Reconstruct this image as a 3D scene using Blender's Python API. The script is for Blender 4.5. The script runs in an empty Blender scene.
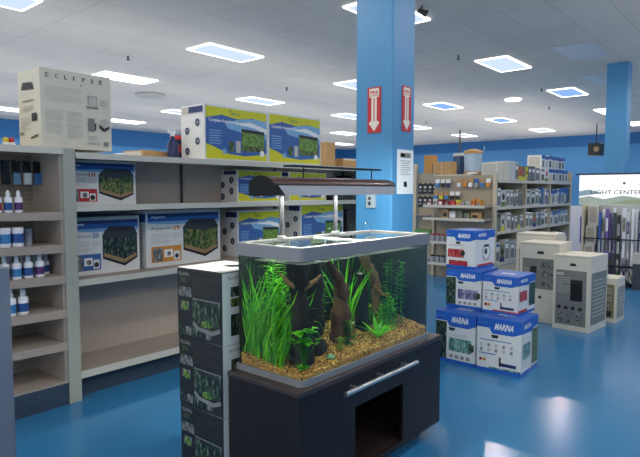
import bpy, bmesh, math, random
from mathutils import Vector, Matrix
sc = bpy.context.scene
COL = sc.collection
PI = math.pi

# ------------------------------------------------------------------ materials
def lin(c):
    c = c / 255.0
    return c / 12.92 if c <= 0.04045 else ((c + 0.055) / 1.055) ** 2.4
def rgb(c): return (lin(c[0]), lin(c[1]), lin(c[2]), 1.0)
MATS = {}
def new_mat(name):
    m = bpy.data.materials.new(name); m.use_nodes = True
    nt = m.node_tree; nt.nodes.clear()
    out = nt.nodes.new('ShaderNodeOutputMaterial')
    MATS[name] = m
    return m, nt, out
def pm(name, col, rough=0.5, var=0.06, scale=12.0, metal=0.0, bump=0.0, spec=0.5):
    """principled surface with a faint procedural unevenness of colour"""
    if name in MATS: return MATS[name]
    m, nt, out = new_mat(name)
    b = nt.nodes.new('ShaderNodeBsdfPrincipled')
    b.inputs['Roughness'].default_value = rough
    b.inputs['Metallic'].default_value = metal
    b.inputs['Specular IOR Level'].default_value = spec
    tc = nt.nodes.new('ShaderNodeTexCoord')
    nz = nt.nodes.new('ShaderNodeTexNoise'); nz.inputs['Scale'].default_value = scale
    nz.inputs['Detail'].default_value = 3
    nt.links.new(tc.outputs['Object'], nz.inputs['Vector'])
    mx = nt.nodes.new('ShaderNodeMixRGB')
    a = rgb(col)
    mx.inputs['Color1'].default_value = tuple(max(0, v * (1 - var)) for v in a[:3]) + (1,)
    mx.inputs['Color2'].default_value = tuple(min(1, v * (1 + var)) for v in a[:3]) + (1,)
    nt.links.new(nz.outputs['Fac'], mx.inputs['Fac'])
    nt.links.new(mx.outputs['Color'], b.inputs['Base Color'])
    if bump:
        bp = nt.nodes.new('ShaderNodeBump'); bp.inputs['Strength'].default_value = bump
        bp.inputs['Distance'].default_value = 0.01
        nt.links.new(nz.outputs['Fac'], bp.inputs['Height']); nt.links.new(bp.outputs['Normal'], b.inputs['Normal'])
    nt.links.new(b.outputs['BSDF'], out.inputs['Surface'])
    return m
def em(name, col, strength):
    if name in MATS: return MATS[name]
    m, nt, out = new_mat(name)
    e = nt.nodes.new('ShaderNodeEmission'); e.inputs['Color'].default_value = tuple(col) + (1,)
    e.inputs['Strength'].default_value = strength
    nt.links.new(e.outputs['Emission'], out.inputs['Surface'])
    return m
def glassy(name, tint, ior=1.45, rough=0.0, refl=1.0):
    m, nt, out = new_mat(name)
    t = nt.nodes.new('ShaderNodeBsdfTransparent'); t.inputs['Color'].default_value = tuple(tint) + (1,)
    g = nt.nodes.new('ShaderNodeBsdfGlossy'); g.inputs['Roughness'].default_value = rough
    g.inputs['Color'].default_value = (refl, refl, refl, 1)
    f0 = ((ior - 1) / (ior + 1)) ** 2   # Schlick reflectance, the same from either side of the pane
    lw = nt.nodes.new('ShaderNodeLayerWeight'); lw.inputs['Blend'].default_value = 0.5
    pw = nt.nodes.new('ShaderNodeMath'); pw.operation = 'POWER'; pw.inputs[1].default_value = 5
    ml = nt.nodes.new('ShaderNodeMath'); ml.operation = 'MULTIPLY_ADD'; ml.inputs[1].default_value = 1 - f0; ml.inputs[2].default_value = f0
    mx = nt.nodes.new('ShaderNodeMixShader')
    nt.links.new(lw.outputs['Facing'], pw.inputs[0]); nt.links.new(pw.outputs[0], ml.inputs[0]); nt.links.new(ml.outputs[0], mx.inputs['Fac'])
    nt.links.new(t.outputs['BSDF'], mx.inputs[1]); nt.links.new(g.outputs['BSDF'], mx.inputs[2])
    nt.links.new(mx.outputs['Shader'], out.inputs['Surface'])
    return m

def print_mat(name, stops, scale):
    """a printed photograph of plants: noise through a colour ramp"""
    m, nt, out = new_mat(name)
    b = nt.nodes.new('ShaderNodeBsdfPrincipled'); b.inputs['Roughness'].default_value = 0.35
    tc = nt.nodes.new('ShaderNodeTexCoord')
    mp = nt.nodes.new('ShaderNodeMapping'); mp.inputs['Scale'].default_value = (1.6, 1.6, 0.7)
    nz = nt.nodes.new('ShaderNodeTexNoise'); nz.inputs['Scale'].default_value = scale; nz.inputs['Detail'].default_value = 4
    cr = nt.nodes.new('ShaderNodeValToRGB')
    while len(cr.color_ramp.elements) > 1: cr.color_ramp.elements.remove(cr.color_ramp.elements[0])
    cr.color_ramp.elements[0].position = stops[0][0]; cr.color_ramp.elements[0].color = rgb(stops[0][1])
    for p, c in stops[1:]:
        e = cr.color_ramp.elements.new(p); e.color = rgb(c)
    nt.links.new(tc.outputs['Object'], mp.inputs['Vector']); nt.links.new(mp.outputs['Vector'], nz.inputs['Vector'])
    nt.links.new(nz.outputs['Fac'], cr.inputs['Fac']); nt.links.new(cr.outputs['Color'], b.inputs['Base Color'])
    nt.links.new(b.outputs['BSDF'], out.inputs['Surface'])
    return m
PLANTPIC = print_mat('plant_picture_print', [(0.30, (18, 24, 14)), (0.44, (50, 74, 30)), (0.54, (100, 128, 56)), (0.64, (150, 116, 78))], 45)
DARKPIC = print_mat('dark_picture_print', [(0.35, (12, 14, 18)), (0.48, (36, 44, 42)), (0.58, (70, 100, 62)), (0.70, (140, 146, 140))], 45)
GREYPIC = print_mat('grey_picture_print', [(0.35, (60, 62, 62)), (0.5, (110, 112, 108)), (0.65, (165, 165, 158))], 40)
GREENPIC = print_mat('green_picture_print', [(0.35, (42, 70, 28)), (0.5, (92, 136, 50)), (0.65, (150, 178, 84))], 50)
TEALPIC = print_mat('teal_picture_print', [(0.35, (40, 90, 95)), (0.5, (90, 150, 140)), (0.65, (160, 190, 170))], 30)
PURPPIC = print_mat('violet_picture_print', [(0.35, (70, 60, 90)), (0.5, (120, 105, 150)), (0.65, (170, 180, 190))], 30)
REDPIC = print_mat('red_picture_print', [(0.35, (150, 30, 40)), (0.55, (195, 55, 60)), (0.68, (225, 150, 140))], 30)

WHITE = pm('white_carton', (226, 226, 222), 0.5, 0.03)
CREAM = pm('cream_carton', (220, 213, 194), 0.55, 0.04)
GREYCARD = pm('greyish_carton', (196, 192, 180), 0.6, 0.05)
KRAFT = pm('kraft_cardboard', (190, 150, 100), 0.7, 0.08, 8)
INK = pm('black_ink', (40, 40, 44), 0.5, 0.05)
GREYINK = pm('grey_ink', (150, 148, 142), 0.5, 0.05)
PALEINK = pm('pale_grey_ink', (196, 192, 180), 0.5, 0.05)
PANELGREY = pm('grey_panel_ink', (128, 128, 122), 0.5, 0.06, 30)
BLUEINK = pm('blue_ink', (36, 92, 168), 0.4, 0.06)
NAVY = pm('navy_ink', (28, 44, 100), 0.4, 0.06)
MIDBLUE = pm('mid_blue_ink', (58, 100, 165), 0.4, 0.08, 6)
SKY = pm('sky_blue_ink', (130, 178, 215), 0.4, 0.10, 6)
YELLOW = pm('yellow_ink', (214, 208, 30), 0.4, 0.04)
ORANGE = pm('orange_ink', (214, 140, 50), 0.45, 0.06)
RED = pm('red_ink', (190, 40, 48), 0.45, 0.06)
PALEWHITE = pm('white_ink', (240, 240, 238), 0.45, 0.02)
BLACKP = pm('black_plastic', (22, 22, 24), 0.35, 0.05)
BLACKCARD = pm('black_carton', (34, 34, 32), 0.35, 0.12, 20)
STEEL = pm('brushed_steel', (175, 178, 182), 0.32, 0.05, 60, metal=0.9)
SILVER = pm('silver_plastic', (146, 145, 146), 0.4, 0.03, 40, metal=0.3)
SHELFM = pm('taupe_painted_shelf', (168, 155, 144), 0.5, 0.05, 10)
SHELFL = pm('pale_shelf_edge', (206, 202, 188), 0.45, 0.05, 14)
POSTM = pm('pale_green_grey_post', (166, 168, 156), 0.5, 0.05, 10)
PEGB = pm('warm_pegboard', (170, 158, 138), 0.65, 0.06, 40)
BEIGE = pm('beige_laminate', (205, 192, 165), 0.5, 0.05, 10)
KICK = pm('slate_blue_kick', (52, 66, 84), 0.5, 0.06, 8)
GREYPOST = pm('grey_blue_steel_post', (120, 126, 140), 0.4, 0.05, 10, metal=0.2)
DARKW = pm('dark_recess_board', (70, 66, 64), 0.6, 0.05)

def ribbed(name, c1, c2, freq, axis=0):
    m, nt, out = new_mat(name)
    b = nt.nodes.new('ShaderNodeBsdfPrincipled'); b.inputs['Roughness'].default_value = 0.6
    tc = nt.nodes.new('ShaderNodeTexCoord')
    wv = nt.nodes.new('ShaderNodeTexWave'); wv.inputs['Scale'].default_value = freq
    wv.bands_direction = 'XYZ'[axis]
    mx = nt.nodes.new('ShaderNodeMixRGB'); mx.inputs['Color1'].default_value = rgb(c1); mx.inputs['Color2'].default_value = rgb(c2)
    bp = nt.nodes.new('ShaderNodeBump'); bp.inputs['Strength'].default_value = 0.3; bp.inputs['Distance'].default_value = 0.004
    nt.links.new(tc.outputs['Object'], wv.inputs['Vector']); nt.links.new(wv.outputs['Fac'], mx.inputs['Fac'])
    nt.links.new(wv.outputs['Fac'], bp.inputs['Height']); nt.links.new(bp.outputs['Normal'], b.inputs['Normal'])
    nt.links.new(mx.outputs['Color'], b.inputs['Base Color']); nt.links.new(b.outputs['BSDF'], out.inputs['Surface'])
    return m
RIB = ribbed('ribbed_back_panel', (172, 158, 146), (196, 181, 168), 16, 0)
SLAT = ribbed('slatted_back_panel', (156, 145, 126), (170, 158, 138), 9, 2)

# ------------------------------------------------------------------ mesh builder
FONTCACHE = {}
def text_geo(s, bold=0.0):
    k = (s, bold)
    if k in FONTCACHE: return FONTCACHE[k]
    cu = bpy.data.curves.new('t', 'FONT'); cu.body = s; cu.size = 1.0; cu.resolution_u = 2; cu.offset = bold
    ob = bpy.data.objects.new('t', cu); COL.objects.link(ob)
    dg = bpy.context.evaluated_depsgraph_get(); dg.update()
    me = ob.evaluated_get(dg).to_mesh()
    vs = [v.co.copy() for v in me.vertices]; fs = [list(p.vertices) for p in me.polygons]
    ob.evaluated_get(dg).to_mesh_clear()
    bpy.data.objects.remove(ob); bpy.data.curves.remove(cu)
    x0 = min(v.x for v in vs); x1 = max(v.x for v in vs); y0 = min(v.y for v in vs); y1 = max(v.y for v in vs)
    FONTCACHE[k] = ([((v.x - x0) / (x1 - x0), (v.y - y0) / (y1 - y0)) for v in vs], fs, (x1 - x0) / (y1 - y0))
    return FONTCACHE[k]

class MB:
    def __init__(s): s.v = []; s.f = []; s.mi = []; s.mats = []; s.sm = []
    def mid(s, m):
        if m not in s.mats: s.mats.append(m)
        return s.mats.index(m)
    def add(s, vs, fs, m, smooth=False):
        o = len(s.v); s.v += [tuple(v) for v in vs]; i = s.mid(m)
        for f in fs: s.f.append([o + k for k in f]); s.mi.append(i); s.sm.append(smooth)
        return s
    def box(s, x0, x1, y0, y1, z0, z1, m):
        vs = [(x0, y0, z0), (x1, y0, z0), (x1, y1, z0), (x0, y1, z0), (x0, y0, z1), (x1, y0, z1), (x1, y1, z1), (x0, y1, z1)]
        return s.add(vs, [(0, 3, 2, 1), (4, 5, 6, 7), (0, 1, 5, 4), (1, 2, 6, 5), (2, 3, 7, 6), (3, 0, 4, 7)], m)
    def bbox(s, x0, x1, y0, y1, z0, z1, m, b=0.004):
        """box with bevelled edges"""
        bm = bmesh.new(); bmesh.ops.create_cube(bm, size=1.0)
        for v in bm.verts: v.co = Vector(((x0 + x1) / 2 + v.co.x * (x1 - x0), (y0 + y1) / 2 + v.co.y * (y1 - y0), (z0 + z1) / 2 + v.co.z * (z1 - z0)))
        bmesh.ops.bevel(bm, geom=list(bm.edges), offset=b, segments=2, profile=0.5, affect='EDGES')
        bm.verts.index_update()
        s.add([v.co[:] for v in bm.verts], [[v.index for v in f.verts] for f in bm.faces], m)
        bm.free(); return s
    def prism(s, poly, a0, a1, m, axis='y', smooth=False):
        """poly in the plane across the axis, extruded from a0 to a1"""
        n = len(poly)
        def P(p, a): return (p[0], a, p[1]) if axis == 'y' else (a, p[0], p[1]) if axis == 'x' else (p[0], p[1], a)
        vs = [P(p, a0) for p in poly] + [P(p, a1) for p in poly]
        s.add(vs, [list(range(n))[::-1], list(range(n, 2 * n))], m)
        return s.add(vs, [(i, (i + 1) % n, n + (i + 1) % n, n + i) for i in range(n)], m, smooth)
    def tube(s, pts, rad, m, n=8, cap=True):
        pts = [Vector(p) for p in pts]
        if not isinstance(rad, (list, tuple)): rad = [rad] * len(pts)
        vs = []
        for i, p in enumerate(pts):
            d = (pts[min(i + 1, len(pts) - 1)] - pts[max(i - 1, 0)]).normalized()
            u = d.cross(Vector((0.13, 0.27, 1))).normalized() if abs(d.z) < 0.95 else d.cross(Vector((0, 1, 0.1))).normalized()
            w = d.cross(u)
            for k in range(n):
                a = 2 * PI * k / n
                vs.append(p + (u * math.cos(a) + w * math.sin(a)) * rad[i])
        fs = [(i * n + k, i * n + (k + 1) % n, (i + 1) * n + (k + 1) % n, (i + 1) * n + k) for i in range(len(pts) - 1) for k in range(n)]
        s.add(vs, fs, m, True)
        if cap: s.add(vs[:n] + vs[-n:], [list(range(n)), list(range(n, 2 * n))[::-1]], m)
        return s
    def lathe(s, prof, m, c=(0, 0, 0), n=16, sx=1.0, sy=1.0):
        vs = []
        for r, z in prof:
            for k in range(n):
                a = 2 * PI * k / n
                vs.append((c[0] + r * sx * math.cos(a), c[1] + r * sy * math.sin(a), c[2] + z))
        fs = [(i * n + k, i * n + (k + 1) % n, (i + 1) * n + (k + 1) % n, (i + 1) * n + k) for i in range(len(prof) - 1) for k in range(n)]
        s.add(vs, fs, m, True)
        s.add(vs[:n], [list(range(n))[::-1]], m); s.add(vs[-n:], [list(range(n))], m)
        return s
    def text(s, t, O, U, V, w, h, m, bold=0.0):
        """text filling w x h from corner O along unit vectors U and V"""
        vs, fs, asp = text_geo(t, bold)
        O, U, V = Vector(O), Vector(U), Vector(V)
        s.add([O + U * (x * w) + V * (y * h) for x, y in vs], fs, m); return s
    def build(s, name, parent=None, loc=(0, 0, 0), rotz=0.0):
        me = bpy.data.meshes.new(name); me.from_pydata(s.v, [], s.f)
        for m in s.mats: me.materials.append(m)
        me.polygons.foreach_set('material_index', s.mi); me.polygons.foreach_set('use_smooth', s.sm)
        me.update()
        o = bpy.data.objects.new(name, me); COL.objects.link(o)
        o.location = loc; o.rotation_euler = (0, 0, rotz)
        if parent is not None: o.parent = parent
        return o
def tag(o, label, cat, group=None, kind=None):
    o['label'] = label; o['category'] = cat
    if group: o['group'] = group
    if kind: o['kind'] = kind
    return o
def empty(name, loc=(0, 0, 0), rotz=0.0):
    o = bpy.data.objects.new(name, None); COL.objects.link(o); o.empty_display_size = 0.1
    o.location = loc; o.rotation_euler = (0, 0, rotz); return o
def struct(o): o['kind'] = 'structure'; return o
def copy_tree(o, loc, rotz=None, parent=None):
    c = o.copy(); COL.objects.link(c)
    if parent is None:
        c.location = loc
        if rotz is not None: c.rotation_euler = (0, 0, rotz)
    else: c.parent = parent
    for ch in list(o.children): copy_tree(ch, None, None, c)
    return c

# ------------------------------------------------------------------ camera
cam = bpy.data.cameras.new('camera'); cam.sensor_width = 36.0; cam.lens = 36.0 * 554.0 / 640.0
cam.clip_end = 200; cam.clip_start = 0.05
co = bpy.data.objects.new('camera', cam); COL.objects.link(co)
co.location = (0, 0, 1.53); co.rotation_euler = (math.radians(90 - 3.8724), 0, math.radians(40.334))
sc.camera = co

# ------------------------------------------------------------------ room
CZ = 3.9
XL, XR, YF, YB = -19.9, 5.0, -5.0, 25.5
def floor_mat():
    m, nt, out = new_mat('blue_painted_floor')
    b = nt.nodes.new('ShaderNodeBsdfPrincipled')
    tc = nt.nodes.new('ShaderNodeTexCoord')
    n1 = nt.nodes.new('ShaderNodeTexNoise'); n1.inputs['Scale'].default_value = 0.7; n1.inputs['Detail'].default_value = 5
    n2 = nt.nodes.new('ShaderNodeTexNoise'); n2.inputs['Scale'].default_value = 9; n2.inputs['Detail'].default_value = 4
    nt.links.new(tc.outputs['Object'], n1.inputs['Vector']); nt.links.new(tc.outputs['Object'], n2.inputs['Vector'])
    mx = nt.nodes.new('ShaderNodeMixRGB'); mx.inputs['Color1'].default_value = rgb((40, 112, 160)); mx.inputs['Color2'].default_value = rgb((58, 130, 180))
    nt.links.new(n1.outputs['Fac'], mx.inputs['Fac']); nt.links.new(mx.outputs['Color'], b.inputs['Base Color'])
    mr = nt.nodes.new('ShaderNodeMapRange'); mr.inputs['To Min'].default_value = 0.16; mr.inputs['To Max'].default_value = 0.26
    nt.links.new(n2.outputs['Fac'], mr.inputs['Value']); nt.links.new(mr.outputs['Result'], b.inputs['Roughness'])
    bp = nt.nodes.new('ShaderNodeBump'); bp.inputs['Strength'].default_value = 0.06; bp.inputs['Distance'].default_value = 0.01
    nt.links.new(n2.outputs['Fac'], bp.inputs['Height']); nt.links.new(bp.outputs['Normal'], b.inputs['Normal'])
    nt.links.new(b.outputs['BSDF'], out.inputs['Surface']); return m
def ceil_mat():
    m, nt, out = new_mat('ceiling_tiles')
    b = nt.nodes.new('ShaderNodeBsdfPrincipled'); b.inputs['Roughness'].default_value = 0.9
    tc = nt.nodes.new('ShaderNodeTexCoord')
    br = nt.nodes.new('ShaderNodeTexBrick'); br.offset = 0.0; br.inputs['Scale'].default_value = 1.0
    br.inputs['Brick Width'].default_value = 0.61; br.inputs['Row Height'].default_value = 1.22
    br.inputs['Mortar Size'].default_value = 0.010; br.inputs['Mortar Smooth'].default_value = 0.3
    br.inputs['Color1'].default_value = rgb((206, 199, 190)); br.inputs['Color2'].default_value = rgb((213, 206, 197))
    br.inputs['Mortar'].default_value = rgb((192, 186, 178))
    nz = nt.nodes.new('ShaderNodeTexNoise'); nz.inputs['Scale'].default_value = 1.3; nz.inputs['Detail'].default_value = 6
    nt.links.new(tc.outputs['Object'], br.inputs['Vector']); nt.links.new(tc.outputs['Object'], nz.inputs['Vector'])
    mr = nt.nodes.new('ShaderNodeMapRange'); mr.inputs['To Min'].default_value = 0.88; mr.inputs['To Max'].default_value = 1.06
    mu = nt.nodes.new('ShaderNodeMixRGB'); mu.blend_type = 'MULTIPLY'; mu.inputs['Fac'].default_value = 1
    nt.links.new(nz.outputs['Fac'], mr.inputs['Value']); nt.links.new(br.outputs['Color'], mu.inputs['Color1'])
    nt.links.new(mr.outputs['Result'], mu.inputs['Color2']); nt.links.new(mu.outputs['Color'], b.inputs['Base Color'])
    nt.links.new(b.outputs['BSDF'], out.inputs['Surface']); return m
WALLB = pm('blue_wall_paint', (84, 150, 202), 0.6, 0.05, 1.5)
BANDB = pm('deep_blue_band', (46, 112, 170), 0.6, 0.05, 1.5)
PILLB = pm('pillar_blue_paint', (76, 142, 188), 0.45, 0.06, 5)
struct(MB().box(XL - .2, XR + .2, YF - .2, YB + .2, -.15, 0, floor_mat()).build('floor'))
struct(MB().box(XL - .2, XR + .2, YF - .2, YB + .2, CZ, CZ + .15, ceil_mat()).build('ceiling'))
struct(MB().box(XL - .2, XL, YF - .2, YB + .2, 0, CZ, WALLB).build('wall_left'))
struct(MB().box(XL, XR, YB, YB + .2, 0, CZ, WALLB).build('wall_back'))
struct(MB().box(XR, XR + .2, YF - .2, YB + .2, 0, CZ, WALLB).build('wall_right'))
struct(MB().box(XL, XL + .06, YF, YB, CZ - .62, CZ, BANDB).build('trim_1'))
struct(MB().box(XL + .06, XR, YB - .06, YB, CZ - .45, CZ, BANDB).build('trim_2'))
struct(MB().box(XL, XR, YF - .2, YF, 0, 0.5, WALLB).box(XL, XR, YF - .2, YF, 3.4, CZ, WALLB).build('wall_front'))
PANE = glassy('shop_window_glass', (0.93, 0.96, 0.95))
k = 0
x = XL
while x < XR - 1:
    k += 1; x1 = min(x + 3.1, XR)
    w = MB().box(x, x + .06, YF - .14, YF - .06, .5, 3.4, STEEL).box(x1 - .06, x1, YF - .14, YF - .06, .5, 3.4, STEEL)
    w.box(x + .06, x1 - .06, YF - .14, YF - .06, .5, .56, STEEL).box(x + .06, x1 - .06, YF - .14, YF - .06, 3.34, 3.4, STEEL)
    wo = struct(w.build('window_%d' % k))
    MB().box(x + .06, x1 - .06, YF - .11, YF - .10, .56, 3.34, PANE).build('pane', wo)
    x = x1

# pillars
def pillar(x0, x1, y0, y1, cap):
    p = MB().bbox(x0, x1, y0, y1, 0, CZ - .001, PILLB, 0.012)
    o = struct(p.build('pillar'))
    MB().box(x0 - .015, x1 + .015, y0 - .015, y1 + .015, 0, .10, BANDB).build('pillar_base', o)
    if cap: MB().box(x0 - .02, x1 + .02, y0 - .02, y1 + .02, CZ - .03, CZ - .002, pm('pale_collar', (190, 190, 188), .7)).build('pillar_collar', o)
    return o
PX0, PX1, PY0, PY1 = -2.905, -2.53, 3.9, 4.25
pillar(PX0, PX1, PY0, PY1, False)
pillar(-2.69, -2.34, 11.34, 11.69, True)

# ------------------------------------------------------------------ ceiling lights
RIM = em('lit_panel_edge', (1.0, 0.98, 1.0), 3.2)
LENS = em('lit_panel_lens', (0.50, 0.61, 0.90), 1.0)
LENSB = em('lit_panel_lens_blue', (0.22, 0.38, 0.72), 1.0)
LENSW = em('lit_panel_lens_white', (0.9, 0.95, 1.0), 2.4)
def light_proto(lens):
    t = empty('ceiling_light', (0, 0, 0))
    w, l, e = .30, .60, .026
    fr = MB()
    for a in ((-w, w, -l, -l + e), (-w, w, l - e, l), (-w, -w + e, -l + e, l - e), (w - e, w, -l + e, l - e)):
        fr.box(a[0], a[1], a[2], a[3], -.022, -.001, RIM)
    fr.build('glowing_frame', t)
    d = MB().box(-w + e, w - e, -l + e, l - e, -.014, -.001, lens)
    d.build('diffuser', t)
    return t
ROWS = [-17.4, -14.1, -10.75, -7.5, -4.2, -.9, 2.4]
COLS = [-1.5, 2.55, 6.35, 10.25, 14.15, 18.2, 22.2]
ordn = ['first', 'second', 'third', 'fourth', 'fifth', 'sixth', 'seventh', 'eighth', 'ninth', 'tenth', 'eleventh', 'twelfth', 'thirteenth', 'fourteenth', 'fifteenth', 'sixteenth', 'seventeenth', 'eighteenth', 'nineteenth', 'twentieth', 'twenty-first', 'twenty-second', 'twenty-third', 'twenty-fourth', 'twenty-fifth', 'twenty-sixth', 'twenty-seventh', 'twenty-eighth']
PROTO = {}
def lamp_in(X, Y):
    l = bpy.data.lights.new('fluorescent', 'SPOT'); l.energy = 54; l.spot_size = math.radians(174); l.spot_blend = .5
    l.shadow_soft_size = 0; l.color = (1.0, .94, .88)
    o = bpy.data.objects.new('fluorescent', l); COL.objects.link(o); o.location = (X, Y, CZ - .03)
for i, X in enumerate(ROWS):
    for j, Y in enumerate(COLS):
        white = (X, Y) in ((-10.75, 6.35), (-17.4, 10.25), (-17.4, 6.35), (-4.2, 18.2), (-4.2, 22.2))
        kd = LENSW if white else (LENSB if X > -5 and Y > 12 or (X, Y) in ((-7.5, 14.15), (-7.5, 18.2)) else LENS)
        if kd not in PROTO: o = PROTO[kd] = light_proto(kd); o.location = (X, Y, CZ)
        else: o = copy_tree(PROTO[kd], (X, Y, CZ))
        lamp_in(X, Y)
        tag(o, '%s ceiling panel, %s from the shopfront in the %s row from the left wall' % ('white glowing' if white else 'pale blue', ordn[j], ordn[i]), 'ceiling light', 'ceiling light panels')
UNL = pm('unlit_lens', (196, 198, 200), 0.4)
for q, (X, Y) in enumerate(((-2.83, 10.2), (-3.1, 12.9))):
    o = empty('ceiling_light', (X, Y, CZ))
    MB().box(-.305, .305, -.61, .61, -.012, -.001, UNL).build('diffuser', o)
    tag(o, ['unlit pale ceiling panel in front of the far blue pillar', 'unlit pale ceiling panel beside the top of the far blue pillar'][q], 'ceiling light')
o = MB().lathe([(.19, -.04), (.2, -.03), (.2, -.001)], em('round_lamp', (1, .98, .95), 4.0), n=24).build('round_ceiling_lamp', None, (-5.585, 14.28, CZ))
tag(o, 'small round glowing lamp flush on the ceiling', 'ceiling light')
VENT = pm('vent_paint', (176, 172, 168), 0.6)
for q, (X, Y) in enumerate(((-12.1, 7.8), (-12.7, 19.6))):
    v = MB()
    for r in (.30, .22, .14): v.lathe([(r, -.06 + (.3 - r) * .15), (r + .05, -.03), (r + .05, -.002), (r, -.002)], VENT, n=28)
    tag(v.build('ceiling_vent', None, (X, Y, CZ)), ['round grey air vent behind the second lit panel on the left', 'round grey air vent far back beside the near pillar'][q], 'vent', 'round ceiling vents')
SPRK = pm('dark_sprinkler', (60, 58, 56), 0.5)
for q, (X, Y, lb) in enumerate(((-9.0, 5.38, 'tiny dark sprinkler between the two nearest left light panels'), (-8.89, 9.3, 'tiny dark sprinkler beside the light panel above the yellow boxes'),
                                (-4.55, 9.1, 'tiny dark sprinkler beside the large lit panel right of the pillar'), (-4.5, 13.2, 'tiny dark sprinkler left of the half lit panel'),
                                (-9.6, 16.9, 'tiny dark sprinkler far back right of the near pillar'), (-5.3, 16.2, 'tiny dark sprinkler above the far shelving'))):
    s_ = MB().tube([(0, 0, 0), (0, 0, -.07)], .014, SPRK).lathe([(.03, -.075), (.034, -.068), (.02, -.065)], SPRK, n=12)
    tag(s_.build('sprinkler', None, (X, Y, CZ)), lb, 'sprinkler', 'ceiling sprinklers')
# spotlight at the top of the picture
o = empty('spotlight', (-3.72, 6.4, CZ))
MB().tube([(0, 0, 0), (0, 0, -.06)], .012, SPRK).build('mount', o)
MB().tube([(-.04, -.03, -.05), (.05, .05, -.10)], [.025, .045], SPRK, 12).build('lamp_head', o)
tag(o, 'small dark spotlight fixed to the ceiling right of the pillar', 'spotlight')

# ------------------------------------------------------------------ cartons
class Carton:
    def __init__(s, w, d, h, m):
        s.w, s.d, s.h = w, d, h; s.mb = MB(); s.mb.bbox(-w / 2, w / 2, -d / 2, d / 2, 0, h, m, 0.003)
        s.l = 0
    def fr(s, face):
        s.l += 1; e = 0.0006 + 0.00012 * s.l; w, d, h = s.w, s.d, s.h
        return {'F': ((-w / 2, -d / 2 - e, 0), (1, 0, 0), (0, 0, 1), w, h), 'R': ((w / 2 + e, -d / 2, 0), (0, 1, 0), (0, 0, 1), d, h),
                'L': ((-w / 2 - e, d / 2, 0), (0, -1, 0), (0, 0, 1), d, h), 'T': ((-w / 2, -d / 2, h + e), (1, 0, 0), (0, 1, 0), w, d)}[face]
    def poly(s, face, pts, m):
        O, U, V, w, h = s.fr(face); O, U, V = Vector(O), Vector(U), Vector(V)
        s.mb.add([O + U * (a * w) + V * (b * h) for a, b in pts], [list(range(len(pts)))], m); return s
    def rect(s, face, a0, a1, b0, b1, m): return s.poly(face, [(a0, b0), (a1, b0), (a1, b1), (a0, b1)], m)
    def disc(s, face, a, b, r, m, n=14):
        w, h = s.fr(face)[3:]; s.l -= 1
        return s.poly(face, [(a + r * math.cos(2 * PI * k / n) / w, b + r * math.sin(2 * PI * k / n) / h) for k in range(n)], m)
    def text(s, face, t, a, b, aw, bh, m, bold=0.0, slant=0.0):
        O, U, V, w, h = s.fr(face); O, U, V = Vector(O), Vector(U), Vector(V)
        s.mb.text(t, O + U * (a * w) + V * (b * h), U, V + U * slant, aw * w, bh * h, m, bold); return s
    def lines(s, face, a0, a1, b0, b1, n, m, seed=0, th=0.35):
        r = random.Random(seed); st = (b1 - b0) / n
        for k in range(n):
            y = b1 - (k + 1) * st
            s.rect(face, a0, a0 + (a1 - a0) * (1 if k % 4 < 3 else r.uniform(.4, .9)), y, y + st * th, m)
        return s
    def build(s, name, loc, rotz): return s.mb.build(name, None, loc, rotz)
    def lids(s, m):
        s.rect('T', 0.02, 0.98, .496, .504, m); return s

def tank_picture(c, f, a0, a1, b0, b1, pic, water=None):
    """printed picture of a boxed aquarium with a dark hood, seen three quarter on"""
    W = a1 - a0; H = b1 - b0
    P = lambda u, v: (a0 + u * W, b0 + v * H)
    c.poly(f, [P(0, .22), P(.62, .0), P(1, .18), P(1, .2), P(1.0, .80), P(0.0, .80)], BLACKP)
    c.poly(f, [P(.03, .27), P(.61, .07), P(.97, .22), P(.97, .74), P(.61, .68), P(.03, .76)], pic)
    c.poly(f, [P(.03, .27), P(.61, .07), P(.97, .22), P(.97, .30), P(.61, .17), P(.03, .36)], pm('print_gravel', (158, 128, 92), .5, .3, 80))
    c.poly(f, [P(.60, .06), P(.615, .06), P(.615, .74), P(.60, .74)], INK)
    c.poly(f, [P(-.02, .74), P(.60, .68), P(1.02, .76), P(.96, .86), P(.90, .96), P(.22, .99), P(.06, .88)], pm('print_hood', (52, 54, 56), .4))
    c.poly(f, [P(.16, .88), P(.66, .84), P(.84, .9), P(.8, .96), P(.24, .94)], INK)

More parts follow.
